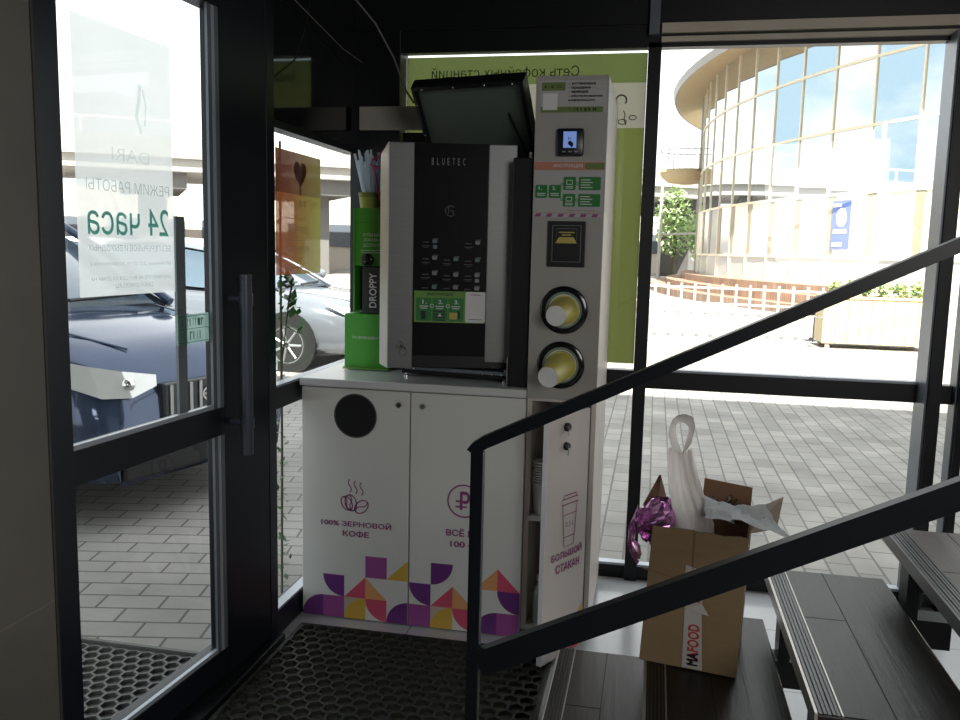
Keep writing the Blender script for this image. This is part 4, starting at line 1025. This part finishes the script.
def leaves(bm, centre, rad, n, size, rnd, mi=0, flat=1.):
    for _ in range(n):
        while True:
            q = V((rnd.uniform(-1,1), rnd.uniform(-1,1), rnd.uniform(-1,1)))
            if q.length < 1: break
        p = V(centre)+V((q.x*rad[0], q.y*rad[1], q.z*rad[2]))
        d = V((rnd.uniform(-1,1), rnd.uniform(-1,1), rnd.uniform(-.6,.8))).normalized(); a1, b1 = frame_at(d); s = size*rnd.uniform(.6,1.2)
        poly(bm, [p-d*s*.5, p+a1*s*.28, p+d*s*.6, p-a1*s*.28], mi)
rn = random.Random(4)
for k in range(6):
    x = 2.78+k*.235; t = thing('flowering_shrub', (x,14.2,.70), ['leftmost','second','third','fourth','fifth','rightmost'][k]+' yellow flowering bush in the row along the wooden planter', 'plant', 'flowering bushes in the planter')
    b = B(); leaves(b, (x,14.2,.86), (.10,.25,.14), 110, .10, rn); obj('foliage', b, 'leaf2', t)
    b = B()
    for _ in range(14): ball(b, (x+rn.uniform(-.09,.09), 14.15+rn.uniform(-.2,.1), .90+rn.uniform(-.05,.12)), .022, (1,1,.7), 0, 1)
    f = obj('blossoms', b, 'flower', t); f['kind'] = 'stuff'
# white flagpole before the facade
b = B(); tube(b, [V((4.70,20.0,GZ)), V((4.64,20.0,4.24))], .045, 10); setp(obj('white_pole', b, 'fence', smooth=60), 'slim white pole standing in front of the glass building', 'pole')
# trees beyond
def tree(x, y, h, r, label, seed, leafm='leaf2'):
    t = thing('tree', (x,y,GZ), label, 'tree'); rn = random.Random(seed)
    b = B(); tube(b, [V((x,y,GZ)), V((x+.1,y,h*.4)), V((x,y,h*.75))], [.14,.10,.05], 8); obj('trunk', b, 'stem', t)
    b = B(); leaves(b, (x,y,h*.62), (r,r,h*.40), 900, .34, rn); obj('crown', b, leafm, t)
tree(.85, 47, 4.8, 1.1, 'leafy green tree under the round balcony beyond the square', 1)
tree(2.35, 43.5, 3.6, .9, 'lower bushy tree behind the balcony column', 2)
b = B(); tube(b, [V((.10,40,GZ)), V((.12,40,5.2))], .07, 8); tube(b, [V((.10,40,2.2)), V((2.4,40,2.3))], .05, 6); setp(obj('street_frame', b, 'concrete'), 'thin grey street post with crossbar beside the tree', 'post')

# ------------------------------------------------------------------ cars
def loft(bm, secs, mi=0, capa=True, capb=True):
    rings = [[bm.verts.new(p) for p in s] for s in secs]; n = len(rings[0]); fs = []
    for i in range(len(rings)-1):
        for k in range(n): fs.append(bm.faces.new((rings[i][k], rings[i][(k+1) % n], rings[i+1][(k+1) % n], rings[i+1][k])))
    if capa: fs.append(bm.faces.new(rings[0][::-1]))
    if capb: fs.append(bm.faces.new(rings[-1]))
    for f in fs: f.material_index = mi
    bmesh.ops.recalc_face_normals(bm, faces=fs)
    return bm
def car(name, nose, heading, paint, label, zs=1.):
    """nose: ground point under the middle of the bumper; heading: direction the nose points"""
    h = math.radians(heading); fx = V((math.cos(h), math.sin(h), 0)); fy = V((-math.sin(h), math.cos(h), 0)); o = V((nose[0], nose[1], GZ))-fx*2.1
    Zs = V((0,0,zs))
    W = lambda x, y, z: o+fx*x+fy*y+Zs*z
    t = thing(name, o, label, 'car')
    def sec(x, top, w, bot, crown=.03):
        half = [(0,top),(w*.45,top-crown*.3),(w*.78,top-crown),(w*.93,top-crown-.06),(w,top-.20),(w,(top+bot)/2-.05),(w*.97,bot+.08),(w*.85,bot),(0,bot)]
        pts = half+[(-y,z) for y, z in half[-2:0:-1]]
        return [W(x,y,z) for y, z in pts]
    S_ = [(-2.12,.78,.60,.40),(-2.05,.92,.74,.28),(-1.8,.98,.80,.22),(-1.2,.98,.84,.20),(-.5,.96,.85,.20),(.3,.93,.85,.20),(.85,.915,.845,.20),(1.15,.89,.84,.20),(1.5,.855,.82,.20),(1.75,.815,.79,.20),(1.93,.77,.73,.20),(2.02,.70,.67,.20),(2.09,.58,.60,.22),(2.10,.40,.56,.26)]
    b = B(); loft(b, [sec(*s) for s in S_]); bd = obj('body_shell', b, paint, t, smooth=50)
    def gs(x, z, w, zb, wb): return [W(x,y,zz) for y, zz in ((-wb,zb),(-w*1.02,zb+(z-zb)*.6),(-w,z-.06),(-w*.85,z),(0,z+.015),(w*.85,z),(w,z-.06),(w*1.02,zb+(z-zb)*.6),(wb,zb))]
    b = B(); loft(b, [gs(1.02,.915,.70,.87,.78), gs(.50,1.17,.66,.88,.80), gs(.10,1.34,.62,.90,.81), gs(-.5,1.42,.62,.93,.81), gs(-1.3,1.38,.60,.93,.80), gs(-1.95,1.0,.62,.93,.74)]); obj('glasshouse', b, 'carglass', t, smooth=40)
    b = B(); loft(b, [[W(x,y,z+dz) for y, dz in ((-w,-.035),(-w*.86,.012),(0,.028),(w*.86,.012),(w,-.035),(0,-.01))] for x, z, w in ((.12,1.345,.625),(-.2,1.39,.63),(-.6,1.437,.63),(-1.3,1.385,.61))]); obj('roof_panel', b, paint, t, smooth=40)
    for s in (-1, 1):
        b = B(); tube(b, [W(1.04,s*.74,.90), W(.56,s*.665,1.16), W(.12,s*.625,1.345)], .028, 8); obj('pillar', b, paint, t, smooth=60)
        b = B(); ball(b, W(.80,s*.93,1.03), .10, (.7,.9,.65), 0, 2); tube(b, [W(.82,s*.80,.98), W(.80,s*.92,1.01)], .02, 6); obj('wing_mirror', b, paint, t, smooth=60)
        # headlamp: swept clear lens wrapped round the corner
        b = B(); U_ = []; 
        for x, y, z in ((2.06,.30,.66),(2.03,.48,.69),(1.97,.62,.72),(1.86,.72,.75),(1.70,.79,.79)): U_.append(W(x+.015,s*(y+.012),z))
        D_ = [W(x+.02,s*(y+.015),z) for x, y, z in ((2.085,.32,.615),(2.075,.46,.575),(2.035,.60,.585),(1.955,.695,.63),(1.76,.795,.745))]
        for k in range(4): b.faces.new([b.verts.new(p) for p in (U_[k], U_[k+1], D_[k+1], D_[k])])
        hl = obj('headlight', b, 'lamp', t, smooth=60)
        b = B(); ball(b, W(2.055,s*.47,.63), .04, (1,1,1), 0, 2); obj('lens', b, 'chrome', hl, smooth=60)
        b = B(); ball(b, W(2.07,s*.50,.36), .05, (.6,1,.8), 0, 2); obj('fog_lamp', b, 'grille', t, smooth=60)
        for x in (1.30, -1.30):
            b = B(); lathe(b, [(-.10,.20),(-.09,.29),(-.06,.31),(.06,.31),(.09,.29),(.10,.20)], W(x,s*.76,.30), fy*s, 28); wh = obj('wheel', b, 'tyre', t, smooth=40)
            b = B(); lathe(b, [(.085,.21),(.102,.205),(.095,.18),(.07,.175)], W(x,s*.76,.30), fy*s, 28, cap0=False, cap1=True)
            for k in range(7):
                a_ = k*2*PI/7; d = fx*math.cos(a_)+V((0,0,math.sin(a_))); tube(b, [W(x,s*.76,.30)+fy*s*.095+d*.03, W(x,s*.76,.30)+fy*s*.098+d*.185], .016, 6)
            obj('rim', b, 'rim', wh, smooth=40)
            b = B(); lathe(b, [(.0,.35),(.012,.35)], W(x,s*.845,.32), fy*s, 28); obj('wheel_arch', b, 'blackmatt', t)
    b = B(); box(b, 2.065, 2.12, -.30, .30, .44, .62, .01, fr=(o,fx,fy,Zs))
    for k in range(9): box(b, 2.12, 2.128, -.27+k*.065, -.25+k*.065, .45, .61, 0, 1, (o,fx,fy,Zs))
    obj('grille', b, ['grille','rim'], t)
    b = B(); box(b, 2.05, 2.115, -.55, .55, .21, .33, .02, fr=(o,fx,fy,Zs)); obj('lower_intake', b, 'blackmatt', t)
    b = B(); stroke(b, PL(o+fx*2.13, fy, (0,0,1)), arc(0,.545*zs,.05,0,360,20,.7)[:-1], .012, .0, 0, True); stroke(b, PL(o+fx*2.13, fy, (0,0,1)), [(-.04,.545*zs),(.04,.545*zs)], .012, .0); obj('bonnet_badge', b, 'chrome', t)
    b = B(); box(b, 2.105, 2.125, -.26, .26, .345, .445, .005, fr=(o,fx,fy,Zs)); pn = obj('number_plate', b, 'white', t)
    b = B(); text(b, PL(o+fx*2.126, fy, (0,0,1)), '700', -.20, .06, .365*zs, .428*zs, .001, bold=.03); obj('lettering', b, 'black', pn)
    b = B(); tube(b, [W(1.02,-.55,.925), W(.96,.0,.955)], .012, 6); tube(b, [W(1.02,.0,.935), W(.96,.55,.955)], .012, 6); obj('wipers', b, 'black', t)
    b = B()
    for s in (-1,1): tube(b, [W(1.05,s*.60,.892), W(1.5,s*.50,.850), W(1.93,s*.36,.768)], .006, 5)
    obj('bonnet_crease', b, paint, t)
    b = B(); box(b, -.95, .95, -.83, .83, .12, .22, fr=(o,fx,fy,Zs)); obj('underbody', b, 'blackmatt', t)
    return t
car('car', (-2.32,4.10), -16, 'carpaint', 'silver blue car nearest the entrance door with its bonnet towards it', 1.12)
car('car', (-3.08,9.50), -5, 'carpaint2', 'silver car parked behind the window poster with front wheel showing')
car('car', (-6.6,12.6), -4, 'carpaint3', 'white car parked farther back behind the blue car')
# climbing plant against the left window
rn = random.Random(12)
vp = thing('climbing_plant', (-1.36,2.94,GZ), 'thin green climbing plant outside beside the left window frame', 'plant')
b = B()
tube(b, [V((-1.36,2.94,GZ)), V((-1.35,2.93,.6)), V((-1.36,2.95,1.1)), V((-1.35,2.93,1.72))], .005, 6); tube(b, [V((-1.35,2.93,.9)), V((-1.34,2.98,1.15)), V((-1.35,3.04,1.22))], .004, 6)
obj('stem', b, 'stem', vp)
b = B()
for k in range(60): leaves(b, (-1.36,2.935+rn.uniform(-.02,.035),.05+1.6*k/60), (.03,.03,.02), 2, .032, rn)
for k in range(5): leaves(b, (-1.35,2.96+.025*k,1.22-.012*k*k), (.03,.04,.03), 6, .06, rn)
obj('foliage', b, 'leaf', vp)
# overpass and building beyond the car park
od_ = V((-19.6,34.9,0))-V((-24.2,31.8,0)); od_.normalize(); on_ = V((-od_.y,od_.x,0))
ov = thing('overpass', (-20,34.5,GZ), 'pale concrete road overpass crossing behind the parked cars', 'bridge')
OFR = (V((-21.9,33.4,.5)), od_, on_, Z)
b = B(); box(b, -40, 45, 0, 8, 3.9, 5.1, .03, fr=OFR); obj('deck', b, 'concrete', ov)
b = B(); box(b, -40, 45, -.25, -.002, 4.45, 5.3, fr=OFR); obj('parapet', b, 'concrete', ov)
b = B()
for k in range(-8, 10): box(b, k*2.2, k*2.2+.08, -.2, -.12, 5.3, 6.0, fr=OFR)
box(b, -18, 22, -.2, -.12, 5.95, 6.03, fr=OFR); o_ = obj('guard_rail', b, 'fence', ov)
for k in range(-3, 6):
    b = B(); box(b, k*7.5, k*7.5+1.2, 2, 5, -.6, 3.9, .05, fr=OFR); box(b, k*7.5-.8, k*7.5+2, .5, 7.5, 3.2, 3.9, fr=OFR); obj('pier', b, 'concrete_d', ov)
bf = thing('pale_building', (-18,46,GZ), 'low pale building with dark windows beneath the overpass', 'building')
BFR = (V((-25,44,0)), od_, on_, Z)
b = B(); box(b, -30, 40, 0, 6, GZ, 4.2, fr=BFR); obj('wall', b, 'bldg_far', bf)
for k in range(-9, 13):
    b = B(); box(b, k*2.4, k*2.4+1.5, -.06, -.001, 1.3, 2.6, .02, fr=BFR); obj('window', b, 'win_far', bf)

# ------------------------------------------------------------------ light
w = bpy.data.worlds.new('sky'); S.world = w; w.use_nodes = True
t = w.node_tree; t.nodes.clear(); N = t.nodes; L = t.links
wo = N.new('ShaderNodeOutputWorld'); bg = N.new('ShaderNodeBackground'); L.new(bg.outputs[0], wo.inputs[0])
tc = N.new('ShaderNodeTexCoord'); sp = N.new('ShaderNodeSeparateXYZ'); L.new(tc.outputs['Generated'], sp.inputs[0])
mr = N.new('ShaderNodeMapRange'); mr.interpolation_type = 'SMOOTHSTEP'; mr.inputs['From Min'].default_value = .12; mr.inputs['From Max'].default_value = .50
dt = N.new('ShaderNodeVectorMath'); dt.operation = 'DOT_PRODUCT'; dt.inputs[1].default_value = (-.93,-.33,.12); L.new(tc.outputs['Generated'], dt.inputs[0]); L.new(dt.outputs['Value'], mr.inputs[0])
mp = N.new('ShaderNodeMapping'); mp.inputs['Scale'].default_value = (2.2,2.2,4.5); L.new(tc.outputs['Generated'], mp.inputs[0])
nz = N.new('ShaderNodeTexNoise'); nz.inputs['Scale'].default_value = 1.6; nz.inputs['Detail'].default_value = 9; nz.inputs['Roughness'].default_value = .55; L.new(mp.outputs[0], nz.inputs[0])
cr = N.new('ShaderNodeValToRGB'); cr.color_ramp.elements[0].position = .44; cr.color_ramp.elements[1].position = .60; L.new(nz.outputs[0], cr.inputs[0])
blue = N.new('ShaderNodeMixRGB'); blue.inputs[1].default_value = (.80,1.02,1.14,1); blue.inputs[2].default_value = (1.6,1.58,1.5,1); L.new(cr.outputs[0], blue.inputs[0])
mx = N.new('ShaderNodeMixRGB'); mx.inputs[1].default_value = (2.3,2.32,2.35,1); L.new(blue.outputs[0], mx.inputs[2]); L.new(mr.outputs[0], mx.inputs[0])
L.new(mx.outputs[0], bg.inputs[0]); bg.inputs[1].default_value = 1.0
sun = bpy.data.lights.new('sun', 'SUN'); sun.energy = 17.0; sun.angle = .01; sun.color = (1,.95,.86)
so = bpy.data.objects.new('sun', sun); COL.objects.link(so)
so.rotation_euler = V((-.05,.75,-.90)).to_track_quat('-Z', 'Y').to_euler()
def area(name, loc, target, sx, sy, e, c=(1,1,1)):
    l = bpy.data.lights.new(name, 'AREA'); l.shape = 'RECTANGLE'; l.size = sx; l.size_y = sy; l.energy = e; l.color = c
    o = bpy.data.objects.new(name, l); COL.objects.link(o); o.location = loc
    o.rotation_euler = (V(target)-V(loc)).to_track_quat('-Z', 'Y').to_euler()
area('room_fill', (1.5,-1.5,1.8), (-.6,2.8,.7), 1.1, 1.2, 36, (1,.97,.93))  # added fill lamp, no such source stands in the room

# ------------------------------------------------------------------ camera
cam = bpy.data.cameras.new('camera'); co = bpy.data.objects.new('camera', cam); COL.objects.link(co); S.camera = co
cam.sensor_width = 36; cam.lens = 36*850/960; cam.clip_start = .05; cam.clip_end = 300
p_, r_, y_ = (math.radians(x) for x in (7.43274433,1.30985469,-11.47740268))
Fw = V((math.sin(y_)*math.cos(p_), math.cos(y_)*math.cos(p_), -math.sin(p_))); R0 = V((math.cos(y_),-math.sin(y_),0)); U0 = R0.cross(Fw)
Rr = R0*math.cos(r_)+U0*math.sin(r_); Uu = Rr.cross(Fw)
co.matrix_world = Matrix(((Rr.x,Uu.x,-Fw.x,0),(Rr.y,Uu.y,-Fw.y,0),(Rr.z,Uu.z,-Fw.z,1.35),(0,0,0,1)))
S.view_settings.view_transform = 'Standard'; S.view_settings.look = 'None'; S.view_settings.exposure = 0; S.view_settings.gamma = 1
S.cycles.max_bounces = 8; S.cycles.transparent_max_bounces = 16; S.cycles.caustics_reflective = False; S.cycles.caustics_refractive = False
S.cycles.sample_clamp_indirect = 6
